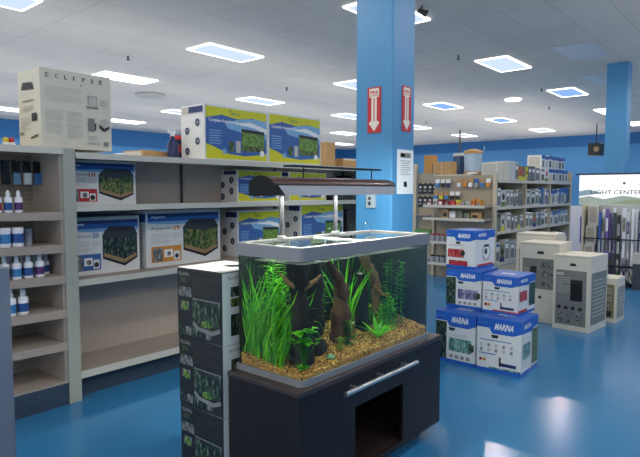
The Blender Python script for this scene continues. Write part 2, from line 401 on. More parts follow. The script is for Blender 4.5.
def aqueon(num, w, d, h, accent, loc, label, pic):
    c = Carton(w, d, h, WHITE)
    c.rect('F', 0, 1, .93, 1, GREYCARD); c.rect('F', .02, .98, .80, .94, BLUEINK); c.poly('F', [(.02, .80), (.98, .80), (.98, .74), (.7, .76), (.4, .74), (.02, .77)], SKY)
    c.rect('F', .02, .98, .88, .94, NAVY)
    c.text('F', 'Aqueon', .06, .845, .17, .06, PALEWHITE, .02)
    c.text('F', 'Aquarium', .06, .635, .26, .075, PANELGREY, .01)
    c.text('F', num, .335, .635, .09, .085, accent, .03)
    c.lines('F', .06, .30, .42, .60, 6, PALEINK, 3); c.lines('F', .33, .44, .48, .60, 4, PALEINK, 4)
    c.rect('F', .06, .44, .08, .36, accent); c.rect('F', .08, .20, .10, .33, GREYPIC); c.rect('F', .22, .33, .16, .30, PALEWHITE); c.rect('F', .34, .42, .10, .26, WHITE)
    c.disc('F', .28, .22, .02, GREYPIC); c.disc('F', .38, .17, .02, INK)
    tank_picture(c, 'F', .47, .96, .10, .84, pic)
    c.rect('L', 0, 1, .80, .94, BLUEINK); c.lines('L', .1, .9, .2, .7, 8, PALEINK, 5)
    c.rect('R', 0, 1, .80, .94, BLUEINK); c.lines('R', .1, .9, .2, .7, 8, PALEINK, 6); c.rect('T', .1, .9, .2, .8, SKY)
    return tag(c.build('aquarium_kit_box', loc, PI / 2), label, 'box', 'aquarium kit boxes on the left shelving')
R90 = PI / 2
XS = -4.10    # front faces of boxes standing on the inner shelves
def onshelf(y0, y1, d, z, xf=XS): return (xf - d / 2, (y0 + y1) / 2, z)
aqueon('10', .60, .32, .345, RED, onshelf(1.90, 2.49, .32, 1.4215), 'smallest white aquarium kit box with a red number, alone on the upper shelf at left', PLANTPIC)
aqueon('20', .61, .34, .448, MIDBLUE, onshelf(1.905, 2.52, .34, .8815), 'white aquarium kit box with a blue number, lower shelf nearest the post', DARKPIC)
aqueon('29', .79, .34, .485, ORANGE, onshelf(2.58, 3.37, .34, .8815), 'largest white aquarium kit box with an orange number, on the lower shelf', PLANTPIC)

def tetra(w, d, h, loc, label, flip=False, grp='yellow and blue aquarium kit boxes'):
    c = Carton(w, d, h, WHITE)
    a, b = .02, .98
    c.rect('F', a, b, .03, .97, MIDBLUE)
    c.poly('F', [(.35, .60), (b, .45), (b, .86), (.55, .80), (.3, .70)], SKY)
    c.poly('F', [(.42, .70), (.75, .66), (b, .56), (b, .66), (.7, .76)], PALEWHITE)
    c.poly('F', [(a, .97), (b, .97), (b, .80), (.75, .84), (.5, .79), (.25, .84), (a, .76)], YELLOW)
    c.poly('F', [(a, .03), (b, .03), (b, .17), (.8, .13), (.6, .10), (.35, .13), (.15, .24), (a, .30)], YELLOW)
    c.text('F', 'Tetra', .36, .845, .17, .085, GREENPIC, .02)
    c.text('F', 'Complete Aquarium Kit', .06, .685, .46, .075, PALEWHITE, .02)
    c.rect('F', .56, .94, .20, .56, GREENPIC); c.rect('F', .56, .94, .20, .30, PLANTPIC)
    c.poly('F', [(.56, .56), (.94, .54), (.94, .6), (.56, .62)], INK)
    c.rect('F', .36, .44, .18, .36, PLANTPIC); c.rect('F', .47, .54, .16, .38, GREYCARD); c.disc('F', .90, .17, .03, PALEWHITE); c.disc('F', .29, .17, .025, SKY)
    c.lines('F', .06, .24, .30, .58, 6, SKY, 2)
    c.rect('L', .05, .95, .86, .97, NAVY); c.rect('L', .05, .35, .86, .97, GREYCARD)
    for k, (u, v) in enumerate(((.72, .68), (.28, .54), (.72, .34), (.28, .17))): c.disc('L', u, v, .033, NAVY); c.disc('L', u + .01, v, .018, GREYPIC)
    c.rect('R', .05, .95, .86, .97, NAVY); c.lines('R', .1, .9, .2, .7, 8, PALEINK, 6); c.lids(PALEINK)
    return tag(c.build('aquarium_kit_box', loc, R90), label, 'box', grp)
tetra(.77, .34, .49, onshelf(3.085, 3.855, .34, 1.806, -3.95), 'left one of the two yellow and blue kit boxes on top of the shelving')
tetra(.80, .34, .50, onshelf(3.862, 4.662, .34, 1.806, -3.95), 'right one of the two yellow and blue kit boxes on top of the shelving')
tetra(.62, .30, .315, onshelf(3.59, 4.21, .30, 1.4215), 'yellow and blue kit box, upper shelf, left of the pair above the lamp')
tetra(.62, .30, .315, onshelf(4.32, 4.94, .30, 1.4215), 'yellow and blue kit box, upper shelf, right of the pair above the lamp')
tetra(.60, .27, .455, onshelf(3.59, 4.19, .27, .8815), 'yellow and blue kit box on the lower shelf behind the left lamp post')
tetra(.76, .27, .50, onshelf(4.50, 5.26, .27, .8815), 'yellow and blue kit box on the lower shelf behind the right lamp post')
for k, (y0, y1, z, h, d) in enumerate(((5.05, 5.40, 1.4215, .26, .25), (5.42, 5.8, 1.4215, .3, .25), (5.33, 5.7, .8815, .42, .25), (5.75, 6.2, .8815, .36, .25))):
    c = Carton(y1 - y0, d, h, BLACKCARD); c.rect('F', .08, .6, .1, .6, DARKPIC)
    tag(c.build('aquarium_kit_box', onshelf(y0, y1, d, z), R90), ['dark box on the upper shelf just left of the pillar', 'dark box on the upper shelf behind the pillar', 'dark box on the lower shelf just left of the pillar', 'dark box on the lower shelf behind the pillar'][k], 'box', 'dark boxes on the left shelving')

# large cream carton
def eclipse():
    w, d, h = .52, .36, .55
    c = Carton(w, d, h, CREAM)
    for k, ch in enumerate('ECLIPSE'): c.text('F', ch, .075 + k * .125, .885, .045 if ch != 'I' else .018, .055, INK, .015)
    c.disc('F', .56, .835, .006, RED)
    c.lines('F', .06, .56, .60, .79, 8, PALEINK, 1, .3); c.lines('F', .06, .3, .36, .50, 8, PALEINK, 2, .3); c.lines('F', .35, .56, .36, .50, 6, PALEINK, 8, .3)
    c.lines('F', .06, .27, .2, .33, 6, PALEINK, 3, .3); c.lines('F', .35, .56, .14, .33, 8, PALEINK, 9, .3)
    c.rect('F', .64, .78, .71, .715, INK); c.rect('F', .63, .80, .55, .575, PANELGREY); c.rect('F', .65, .66, .58, .71, GREYINK); c.rect('F', .77, .78, .58, .71, GREYINK); c.rect('F', .66, .77, .60, .70, PALEINK)
    c.lines('F', .83, .95, .60, .70, 5, PALEINK, 4, .35)
    c.rect('F', .64, .74, .25, .42, PANELGREY); c.rect('F', .74, .76, .27, .36, INK); c.poly('F', [(.81, .30), (.88, .25), (.96, .30), (.96, .34), (.88, .30), (.81, .35)], INK); c.poly('F', [(.82, .36), (.88, .32), (.95, .36), (.95, .42), (.82, .42)], PALEINK); c.rect('F', .88, .884, .25, .45, GREYINK)
    c.lines('F', .64, .78, .14, .20, 3, PALEINK, 5); c.rect('F', .87, .94, .06, .12, PANELGREY)
    for k in range(4): c.rect('F', .64 + k * .045, .66 + k * .045, .075, .10, GREYINK)
    c.poly('L', [(.2, .76), (.75, .74), (.68, .83), (.28, .85)], INK); c.rect('L', .25, .75, .60, .615, PANELGREY); c.lines('L', .2, .7, .48, .56, 3, PALEINK, 5, .4)
    c.rect('L', .66, .86, .34, .44, INK); c.rect('L', .1, .25, .18, .22, PANELGREY); c.poly('L', [(.6, .12), (.9, .15), (.9, .17), (.6, .14)], INK)
    c.lines('L', .1, .6, .25, .42, 5, PALEINK, 7, .3); c.lids(PALEINK)
    o = c.build('cardboard_box', (-3.95 - d / 2, 1.69 + w / 2, 1.83), R90)
    tag(o, 'tall cream carton reading ECLIPSE on top of the left shelving', 'box')
eclipse()

# ------------------------------------------------------------------ left shelving
XF = -3.90
def shelf_part(root, x0, x1, z, depth, m, rail, thick=.025, rh=.045, y0=0.0, taper=False, name='shelf'):
    s = MB().box(x0, x1, y0, depth, z - thick, z, m)
    if taper:   # deeper bracket lip towards the right hand end
        s.prism([(x0, z), (x1, z), (x1, z - .06), (x0 + (x1 - x0) * .7, z - .052), (x0 + (x1 - x0) * .45, z - .035), (x0, z - .035)], y0 - .012, y0, m, 'y')
    o = s.build(name, root)
    if not taper: MB().box(x0, x1, y0 - .012, y0, z - rh + .008, z + .008, rail).build('price_rail', o)
    return o
def left_bay(y0, w, label, shelves, post_left, taper, peg, kickm, kick_in, deck_z=.17, rear=True, top=1.83):
    t = empty('shelving_unit', (XF, y0, 0), R90)
    MB().box(0, w, .44, .46, .0, top - .03, peg).build('back_panel', t)
    b = MB().box(0, w, .0, .44, deck_z - .03, deck_z, SHELFM)
    d = b.build('base_deck', t)
    MB().box(0, w, -.008, .004, deck_z - (.05 if not taper else .012), deck_z + .002, SHELFL if not taper else SHELFM).build('deck_edge', t)
    MB().box(0, w, kick_in, kick_in + .02, 0, deck_z - (.03 if kick_in > 0 else .012), kickm).build('kick_plate', t)
    MB().box(0, w, -.03, .90, top - .03, top, SHELFL).box(0, w, -.035, -.03, top - .045, top, SHELFL).build('top_board', t)
    for z in shelves: shelf_part(t, 0, w, z, .44, SHELFM, SHELFL, taper=taper)
    if rear:
        MB().box(0, w, .46, .90, deck_z - .03, deck_z, SHELFM).box(0, w, .86, .88, 0, deck_z - .03, kickm).build('rear_deck', t)
        MB().box(0, w, .46, .86, 1.2, 1.225, SHELFM).build('rear_shelf', t)
    return tag(t, label, 'shelving', 'bays of the left shelving run')
t = left_bay(.58, 1.22, 'taupe shelving bay of five bottle shelves with a slate blue kick plate, at far left', [1.385, 1.155, .935, .69, .455], None, True, SLAT, KICK, -.008)
MB().box(1.20, 1.22, .0, .44, .17, 1.80, SHELFM).build('side_panel', t)
# post at the front of the joint
MB().bbox(1.22, 1.31, -.02, .015, .0, 1.83, POSTM, .004).build('post', t)
MB().box(1.225, 1.305, .0151, .88, .03, 1.80, DARKW).build('divider_panel', t)
MB().lathe([(.012, 0), (.022, .004), (.022, .02), (.01, .028), (.01, .05)], STEEL, (1.265, .0, -.0), 10).build('levelling_foot', t)
labs = ['tall shelving bay with the white aquarium kits, right of the post', 'tall shelving bay behind the aquarium lamp', 'tall shelving bay just left of the blue pillar', 'last shelving bay of the left run, behind the blue pillar']
y = 1.89
for k, w in enumerate((1.22, 1.22, 1.22, .9)):
    t = left_bay(y, w, labs[k], [1.42, .880], None, False, RIB, KICK, .09, .212, True, 1.805)
    MB().box(-.012, .012, .425, .4399, .21, 1.775, DARKW).build('slotted_upright', t)
    if k == 3: MB().box(w, w + .02, 0, .90, 0, 1.80, SHELFM).build('end_panel', t)
    y += w

# ------------------------------------------------------------------ bottles on the left bay
CAPW = pm('white_plastic', (232, 234, 238), 0.35, 0.03)
TEALL = pm('aqua_label', (60, 130, 190), 0.4, 0.25, 60)
PURPL = pm('purple_label', (88, 50, 110), 0.4, 0.25, 60)
REDL = pm('maroon_label', (140, 44, 60), 0.4, 0.25, 60)
NAVL = pm('blue_label', (40, 84, 150), 0.4, 0.25, 60)
GREYL = pm('grey_label', (150, 160, 170), 0.4, 0.25, 60)
def bottle_proto(r, h, lab, slim):
    o = MB()
    body = h * (.66 if slim else .72)
    o.lathe([(r * .94, 0), (r, .006), (r, body * .16)], CAPW, n=14)
    o.lathe([(r * 1.01, body * .16), (r * 1.01, body * .62)], lab, n=14)
    o.lathe([(r, body * .62), (r * .98, body * .92), (r * .45, body * 1.0), (r * .40, body * 1.02)], CAPW, n=14)
    b = o.build('bottle')
    c = MB().lathe([(r * .52, body * 1.0), (r * .52, h * .93 if slim else h * .86), (r * .30, h * .95), (r * .18, h)], CAPW, n=12)
    c.build('cap', b); return b
def tub_proto(r, h, lab):
    b = MB().lathe([(r * .95, 0), (r, .005), (r, h * .2)], CAPW, n=16).lathe([(r * 1.01, h * .2), (r * 1.01, h * .68)], lab, n=16).lathe([(r, h * .68), (r, h * .8)], CAPW, n=16).build('tub')
    MB().lathe([(r * 1.06, h * .8), (r * 1.06, h), (r * .9, h * 1.01)], CAPW, n=16).build('lid', b); return b
rn = random.Random(4)
def row(protos, y_list, x, z, word, cat, where, grp):
    n = len(y_list)
    for k, yy in enumerate(y_list):
        mk, colour = protos[k % len(protos)]
        if callable(mk):
            o = mk(); protos[k % len(protos)] = (o, colour); o.location = (x, yy, z)
        else: o = copy_tree(mk, (x, yy, z))
        tag(o, 'white %s with %s label, %s, %s from the right' % (word, colour, where, ordn[n - 1 - k]), cat, grp)
row([(lambda: bottle_proto(.026, .15, PURPL, 0), 'purple'), (lambda: bottle_proto(.026, .15, REDL, 0), 'maroon'), (lambda: bottle_proto(.026, .15, NAVL, 0), 'dark blue')],
    [1.16, 1.22, 1.28, 1.34, 1.40, 1.465, 1.53], -3.96, 1.386, 'bottle', 'bottle', 'the highest bottle shelf', 'bottles on the highest bottle shelf')
row([(lambda: tub_proto(.036, .13, NAVL), 'blue'), (lambda: tub_proto(.036, .13, TEALL), 'aqua')], [1.20, 1.28, 1.36, 1.44, 1.52], -3.97, 1.156, 'tub', 'tub', 'the second bottle shelf', 'tubs on the second bottle shelf')
o = MB().lathe([(.026, 0), (.026, .10), (.028, .10), (.028, .115)], GREYL, n=12).build('jar', None, (-4.0, 1.60, 1.156)); tag(o, 'small grey jar at the right end of the tub row', 'jar')
row([(lambda: bottle_proto(.030, .175, TEALL, 1), 'aqua'), (lambda: bottle_proto(.030, .175, NAVL, 1), 'dark blue'), (lambda: bottle_proto(.030, .175, PURPL, 1), 'purple')],
    [1.28, 1.355, 1.43, 1.505, 1.58, 1.655], -3.965, .936, 'bottle', 'bottle', 'the third bottle shelf', 'bottles on the third bottle shelf')
row([(lambda: bottle_proto(.028, .16, GREYL, 1), 'grey'), (lambda: bottle_proto(.028, .16, NAVL, 1), 'blue')], [1.34, 1.42, 1.50, 1.58, 1.66, 1.735], -4.06, .936, 'bottle', 'bottle', 'the third bottle shelf back row', 'bottles at the back of the third shelf')
row([(lambda: bottle_proto(.034, .19, TEALL, 1), 'aqua'), (lambda: bottle_proto(.034, .19, NAVL, 1), 'dark blue')], [1.30, 1.38, 1.46, 1.54], -3.97, .691, 'bottle', 'bottle', 'the fourth bottle shelf', 'bottles on the fourth bottle shelf')
row([(lambda: bottle_proto(.034, .20, NAVL, 1), 'dark blue')], [1.24, 1.32, 1.40], -3.97, .456, 'bottle', 'bottle', 'the lowest bottle shelf', 'bottles on the lowest bottle shelf')
# pegged blister packs
def pack(col, lower, y, k, n):
    t = empty('hanging_pack', (-4.20, y, 1.575))
    MB().box(-.002, .002, -.028, .028, 0.085, .17, BLACKP).box(.0005, .01, -.014, .018, .10, .155, BLACKP).build('header_card', t)
    MB().bbox(-.004, .026, -.026, .026, 0, .085, lower, .006).build('blister', t)
    MB().tube([(-.13, 0, .165), (.04, 0, .165), (.045, 0, .175)], .003, STEEL, 6).build('peg_hook', t)
    tag(t, 'dark topped hanging pack with %s blister, %s from the right on its pegs' % (col, ordn[n - 1 - k]), 'pack', 'hanging packs above the bottles')
PKS = [('pale grey', GREYL), ('dark', BLACKP), ('white', CAPW), ('pale grey', GREYL), ('pale blue', pm('pale_blue_blister', (120, 160, 190), .3)), ('white', CAPW), ('blue', pm('blue_blister', (70, 120, 180), .3)), ('aqua', pm('aqua_blister', (80, 150, 190), .3))]
PKS = PKS[:2] + PKS[4:]
for k, (cn, cm) in enumerate(PKS): pack(cn, cm, 1.47 + k * .072, k, len(PKS))
BRLEAF = pm('dark_net_cloth', (40, 44, 44), .7)
for k in range(2):
    t = empty('hanging_net', (-4.16, 1.33 + .08 * k, 1.56))
    MB().prism([(-.03, .0), (.03, .02), (.022, .12), (-.026, .12)], -.004, .004, BRLEAF, 'x').build('net_bag', t)
    MB().tube([(0, 0, .12), (0, 0, .18), (-.1, 0, .185)], .004, BLACKP, 6).build('handle', t)
    tag(t, ['dark fishing net hanging at the left edge of the peg row', 'second dark fishing net from the left edge of the peg row'][k], 'net', 'hanging nets')

# ------------------------------------------------------------------ things on top of the left run
def plain_box(name, w, d, h, m, loc, rz, label, cat='box', prints=None, grp=None):
    c = Carton(w, d, h, m)
    if prints: prints(c)
    return tag(c.build(name, loc, rz), label, cat, grp)
plain_box('cardboard_box', .40, .30, .42, CREAM, (-4.55, 1.33, 1.83), R90, 'pale carton at the left edge of the picture on top of the shelving')
for k, (dy, m, lb) in enumerate(((1.655, pm('yellow_plastic', (220, 200, 50), .4), 'small yellow capped tub on top of the shelving'), (1.695, RED, 'small red tub on top of the shelving'))):
    o = MB().lathe([(.022, 0), (.026, .05), (.018, .06)], CAPW, n=12).lathe([(.02, .06), (.02, .085), (.008, .095)], m, n=12).build('tub', None, (-4.42, dy - .02, 1.83)); tag(o, lb + ', left of the cream carton', 'tub')
o = MB()
o.prism([(.12 * math.cos(a * PI / 8) / 2, .055 * math.sin(a * PI / 8)) for a in range(9)], 0, .16, CAPW, 'x').build('plastic_cover', None, (-4.6, 2.60, 1.806)); o = bpy.data.objects['plastic_cover']
tag(o, 'small white arched cover on top of the shelving behind the kit bay', 'cover')
plain_box('cardboard_box', .38, .28, .085, KRAFT, (-4.52, 2.90, 1.806), R90 + .15, 'flat tan cardboard box on top of the shelving', prints=lambda c: c.rect('L', .1, .9, .1, .9, CREAM))
NAVP = pm('navy_plastic', (28, 40, 82), .35)
o = empty('spray_bottle', (-4.30, 3.0, 1.806))
MB().lathe([(.05, 0), (.052, .02), (.05, .15), (.02, .2), (.016, .22)], NAVP, n=16).build('bottle_body', o)
MB().lathe([(.02, .22), (.02, .245)], CAPW, n=12).box(-.014, .014, -.045, .03, .245, .275, CAPW).build('spray_head', o)
tag(o, 'navy bottle with a white spray head left of the yellow kit boxes', 'bottle')
o = empty('food_tub', (-4.42, 3.14, 1.806))
MB().lathe([(.06, 0), (.065, .2)], NAVP, n=18).lathe([(.066, .08), (.066, .15)], REDPIC, n=18).build('tub_body', o)
MB().lathe([(.07, .2), (.07, .235), (.06, .24)], RED, n=18).build('lid', o)
tag(o, 'dark blue tub with a red lid beside the yellow kit boxes', 'tub')
plain_box('cardboard_box', .17, .30, .34, KRAFT, (-4.62, 5.48, 1.806), R90, 'upright tan cardboard box right of the yellow kit boxes')
plain_box('cardboard_box', .50, .26, .15, KRAFT, (-4.60, 5.98, 1.806), R90, 'low tan cardboard box on the shelving left of the pillar', prints=lambda c: (c.rect('F', .02, .9, .85, 1, CREAM)))
plain_box('cardboard_box', .12, .26, .27, KRAFT, (-4.40, 6.37, 1.806), R90, 'narrow tan cardboard box on the shelving beside the pillar edge')

# grey post at the left edge
o = empty('steel_post', (-2.62, .92, 0))
MB().bbox(-.03, .03, -.035, .035, .01, 1.2, GREYPOST, .006).build('post', o)
MB().lathe([(.09, 0), (.09, .012), (.04, .02)], GREYPOST, n=20).build('foot', o)
tag(o, 'grey steel post standing at the left edge in front of the bottles', 'post')

# ------------------------------------------------------------------ aquarium stand
def woodmat():
    m, nt, out = new_mat('dark_wenge_wood')
    b = nt.nodes.new('ShaderNodeBsdfPrincipled'); b.inputs['Roughness'].default_value = 0.38
    tc = nt.nodes.new('ShaderNodeTexCoord'); mp = nt.nodes.new('ShaderNodeMapping'); mp.inputs['Scale'].default_value = (60, 60, 2.2)
    nz = nt.nodes.new('ShaderNodeTexNoise'); nz.inputs['Scale'].default_value = 1.6; nz.inputs['Detail'].default_value = 5
    mx = nt.nodes.new('ShaderNodeMixRGB'); mx.inputs['Color1'].default_value = rgb((20, 14, 14)); mx.inputs['Color2'].default_value = rgb((42, 32, 32))
    nt.links.new(tc.outputs['Object'], mp.inputs['Vector']); nt.links.new(mp.outputs['Vector'], nz.inputs['Vector'])
    b.inputs['Specular IOR Level'].default_value = .3
    nt.links.new(nz.outputs['Fac'], mx.inputs['Fac']); nt.links.new(mx.outputs['Color'], b.inputs['Base Color'])
    nt.links.new(b.outputs['BSDF'], out.inputs['Surface']); return m
WOOD = woodmat()
WOODT = pm('dark_brown_worktop', (62, 48, 46), 0.35, 0.15, 30)
SX0, SX1, SY0, SY1 = -2.125, -1.645, 1.79, 3.11
t = empty('aquarium_stand', (0, 0, 0))
OY0, OY1, OZ0, OZ1 = 2.215, 2.671, .095, .432
b = MB()
b.box(SX1 - .02, SX1, SY0, OY0, .07, .60, WOOD).box(SX1 - .02, SX1, OY1, SY1, .07, .60, WOOD).box(SX1 - .02, SX1, OY0, OY1, OZ1, .60, WOOD).box(SX1 - .02, SX1, OY0, OY1, .07, OZ0, WOOD)
b.build('front_panel', t)
MB().box(SX0, SX1 - .02, SY0, SY0 + .02, .07, .60, WOOD).build('side_panel', t)
MB().box(SX0, SX1 - .02, SY1 - .02, SY1, .07, .60, WOOD).build('side_panel', t)
bk = MB(); bk.box(SX0, SX0 + .015, SY0 + .02, SY1 - .02, .07, .60, WOOD)
bk.lathe([(.018, 0), (.018, .004)], pm('pale_grommet', (150, 150, 140), .5), (0, 0, 0), 12)
# turn the grommet onto the back board
o = len(bk.v) - 24
for i in range(len(bk.v)):
    if bk.v[i][0] ** 2 + bk.v[i][1] ** 2 < .01 and bk.v[i][2] < .01:
        x_, y_, z_ = bk.v[i]; bk.v[i] = (SX0 + .016 + z_, 2.74 + y_, .25 + x_)
bk.build('back_board', t)
MB().box(SX0 + .015, SX1 - .02, SY0 + .02, SY1 - .02, .07, .09, WOODT).build('bottom_shelf', t)
MB().box(SX0 + .015, SX1 - .02, OY0 - .03, OY0 - .012, .09, .60, WOOD).build('inner_divider', t)
MB().box(SX0 + .015, SX1 - .02, OY1 + .012 + .14, OY1 + .16, .09, .60, WOOD).build('inner_divider', t)
MB().bbox(SX0 - .003, SX1 + .008, SY0 - .008, SY1 + .006, .60, .628, WOODT, .006).build('worktop', t)
MB().box(SX0 + .03, SX1 - .07, SY0 + .04, SY1 - .13, 0, .07, BLACKP).build('plinth', t)
h = MB().tube([(SX1 + .045, 2.075, .547), (SX1 + .045, 2.75, .547)], .013, STEEL, 14).build('bar_handle', t)
for yy in (2.17, 2.41, 2.65): MB().box(SX1, SX1 + .035, yy - .008, yy + .008, .541, .560, STEEL).build('bracket', h)
for yy, w_ in ((1.985, .004),): MB().box(SX1, SX1 + .001, yy, yy + .003, .08, .59, BLACKP).build('door_gap', t)
tag(t, 'dark wood aquarium cabinet with a silver bar handle and open cubby', 'cabinet')

# ------------------------------------------------------------------ aquarium
TX0, TX1, TY0, TY1 = -2.118, -1.660, 1.830, 3.005
TCX, TCY = (TX0 + TX1) / 2, (TY0 + TY1) / 2
ZB, ZT = .629, 1.274
def rrect(x0, x1, y0, y1, rf, n=6):
    pts = []
    rb = rf * .35   # tighter corners at the back
    for cx, cy, a0, r in ((x1 - rf, y1 - rf, 0, rf), (x0 + rb, y1 - rb, PI / 2, rb), (x0 + rb, y0 + rb, PI, rb), (x1 - rf, y0 + rf, 1.5 * PI, rf)):
        for k in range(n + 1):
            a = a0 + PI / 2 * k / n; pts.append((cx + r * math.cos(a), cy + r * math.sin(a)))
    return pts
def ring(mb, po, pi_, z0, z1, m):
    n = len(po)
    vs = [(p[0], p[1], z0) for p in po] + [(p[0], p[1], z1) for p in po] + [(p[0], p[1], z0) for p in pi_] + [(p[0], p[1], z1) for p in pi_]
    j = lambda k: (k + 1) % n
    mb.add(vs, [(k, j(k), n + j(k), n + k) for k in range(n)] + [(2 * n + j(k), 2 * n + k, 3 * n + k, 3 * n + j(k)) for k in range(n)], m, True)
    mb.add(vs, [(n + k, n + j(k), 3 * n + j(k), 3 * n + k) for k in range(n)] + [(k, 2 * n + k, 2 * n + j(k), j(k)) for k in range(n)], m)
    return mb
def inset(d, r=.035): return rrect(TX0 + d, TX1 - d, TY0 + d, TY1 - d, max(.005, r - d))
aq = empty('aquarium', (0, 0, 0))
ring(MB(), inset(0), inset(.012), ZB, ZB + .032, SILVER).build('base_trim', aq)
rm = ring(MB(), inset(-.004, .04), inset(.022), 1.212, 1.270, SILVER); ring(rm, inset(-.001, .04), inset(.030), 1.266, ZT, SILVER)
rm.build('rim', aq)
GL = glassy('aquarium_glass', (.96, .985, .96), 1.22)
ring(MB(), inset(.004), inset(.011), ZB + .002, 1.23, GL).build('glass', aq)
MB().prism(inset(.012), ZB + .001, ZB + .012, BLACKP, 'z').build('floor_pane', aq)
DBACK = pm('dark_teal_backing', (7, 13, 9), 0.7, 0.3, 5)
MB().box(TX0 + .012, TX0 + .018, TY0 + .018, TY1 - .017, ZB + .012, 1.22, DBACK).build('backing', aq)
MB().box(TX0 + .0182, TX1 - .022, TY1 - .0165, TY1 - .0118, ZB + .012, 1.22, DBACK).build('end_backing', aq)
WAT = glassy('water_surface', (.86, .95, .90), 1.33, .02)
ws = MB(); P = inset(.013); ws.add([(p[0], p[1], 1.196 + .002 * math.sin(p[1] * 40)) for p in P], [list(range(len(P)))], WAT)
ws.build('water', aq)
LIDG = glassy('lid_glass', (.86, .94, .93), 1.5)
MB().box(TX0 + .05, TX1 - .05, TY0 + .05, 2.38, 1.260, 1.265, LIDG).box(TX0 + .05, TX1 - .05, 2.40, TY1 - .05, 1.260, 1.265, LIDG).build('lid', aq)
MB().box(TX0 + .05, TX1 - .05, 2.38, 2.40, 1.256, 1.27, CAPW).build('lid_bar', aq)
tag(aq, 'large planted aquarium with silver trim standing on the dark cabinet', 'aquarium')
# gravel
rg = random.Random(11)
def ground_z(x, y):
    u = (TX1 - x) / (TX1 - TX0); v = (y - TY0) / (TY1 - TY0)
    return ZB + .045 + .05 * u + .05 * v * u + .018 * v + .006 * math.sin(9 * y) 
def pebble_mat():
    m, nt, out = new_mat('gravel_pebbles')
    b = nt.nodes.new('ShaderNodeBsdfPrincipled'); b.inputs['Roughness'].default_value = 0.5
    g = nt.nodes.new('ShaderNodeNewGeometry'); cr = nt.nodes.new('ShaderNodeValToRGB')
    cr.color_ramp.elements[0].color = rgb((120, 70, 24)); cr.color_ramp.elements[1].color = rgb((245, 205, 120))
    e = cr.color_ramp.elements.new(.5); e.color = rgb((212, 150, 62))
    nt.links.new(g.outputs['Random Per Island'], cr.inputs['Fac']); nt.links.new(cr.outputs['Color'], b.inputs['Base Color'])
    nt.links.new(b.outputs['BSDF'], out.inputs['Surface']); return m
PEB = pebble_mat(); GRB = pm('gravel_bed', (110, 78, 42), .7, .4, 120, bump=.5)
g = MB(); nx, ny = 14, 36
gx = lambda i: TX0 + .02 + (TX1 - .024 - TX0 - .02) * i / nx
gy = lambda j: TY0 + .024 + (TY1 - TY0 - .041) * j / ny
vs = [(gx(i), gy(j), ground_z(gx(i), gy(j)) - .006) for i in range(nx + 1) for j in range(ny + 1)]
g.add(vs, [(i * (ny + 1) + j, (i + 1) * (ny + 1) + j, (i + 1) * (ny + 1) + j + 1, i * (ny + 1) + j + 1) for i in range(nx) for j in range(ny)], GRB, True)
e = [(gx(nx), gy(j), ground_z(gx(nx), gy(j)) - .006) for j in range(ny + 1)]; e0 = [(p[0], p[1], ZB + .012) for p in e]
g.add(e + e0, [(j, j + ny + 1, j + ny + 2, j + 1) for j in range(ny)], GRB)
e = [(gx(i), gy(0), ground_z(gx(i), gy(0)) - .006) for i in range(nx + 1)]; e0 = [(p[0], p[1], ZB + .012) for p in e]
g.add(e + e0, [(j, j + 1, j + nx + 2, j + nx + 1) for j in range(nx)], GRB)
phi = (1 + 5 ** .5) / 2
OCT = [(1, 0, 0), (-1, 0, 0), (0, 1, 0), (0, -1, 0), (0, 0, 1), (0, 0, -1)]
OF = [(0, 2, 4), (2, 1, 4), (1, 3, 4), (3, 0, 4), (2, 0, 5), (1, 2, 5), (3, 1, 5), (0, 3, 5)]
def pebble(mb, x, y, z, r):
    a = rg.uniform(0, PI); q = (r * rg.uniform(.8, 1.4), r * rg.uniform(.8, 1.2), r * rg.uniform(.6, .9))
    mb.add([(x + q[0] * p[0] * math.cos(a) - q[1] * p[1] * math.sin(a), y + q[0] * p[0] * math.sin(a) + q[1] * p[1] * math.cos(a), z + q[2] * p[2]) for p in OCT], OF, PEB, True)
for k in range(6500):
    x = TX1 - .02 - abs(rg.gauss(0, .22)); y = rg.uniform(TY0 + .02, TY1 - .025)
    if x < TX0 + .03: continue
    pebble(g, x, y, ground_z(x, y) - .002, rg.uniform(.0035, .0065))
for k in range(2600):   # against the panes
    y = rg.uniform(TY0 + .03, TY1 - .03); x = TX1 - .0178; pebble(g, x, y, rg.uniform(ZB + .016, ground_z(x, y)), rg.uniform(.0035, .005))
    if k < 1300:
        x = rg.uniform(TX0 + .03, TX1 - .03); y = TY0 + .0178; pebble(g, x, y, rg.uniform(ZB + .016, ground_z(x, y)), rg.uniform(.0035, .005))
tag(g.build('gravel'), 'tan and amber gravel bed across the bottom of the aquarium', 'gravel', kind='stuff')

# plants
def leafmat(name, c1, c2):
    m, nt, out = new_mat(name)
    b = nt.nodes.new('ShaderNodeBsdfPrincipled'); b.inputs['Roughness'].default_value = 0.4
    g_ = nt.nodes.new('ShaderNodeNewGeometry'); mx = nt.nodes.new('ShaderNodeMixRGB')
    mx.inputs['Color1'].default_value = rgb(c1); mx.inputs['Color2'].default_value = rgb(c2)
    tr = nt.nodes.new('ShaderNodeBsdfTranslucent'); ms = nt.nodes.new('ShaderNodeMixShader'); ms.inputs['Fac'].default_value = .4
    nt.links.new(g_.outputs['Random Per Island'], mx.inputs['Fac']); nt.links.new(mx.outputs['Color'], b.inputs['Base Color']); nt.links.new(mx.outputs['Color'], tr.inputs['Color'])
    nt.links.new(b.outputs['BSDF'], ms.inputs[1]); nt.links.new(tr.outputs['BSDF'], ms.inputs[2]); nt.links.new(ms.outputs['Shader'], out.inputs['Surface']); return m
LEAF = leafmat('bright_green_leaf', (58, 165, 14), (150, 240, 36))
LEAFD = leafmat('deep_green_leaf', (36, 96, 22), (84, 160, 40))
LEAFY = leafmat('yellow_green_leaf', (110, 170, 40), (180, 200, 70))
LIM = None
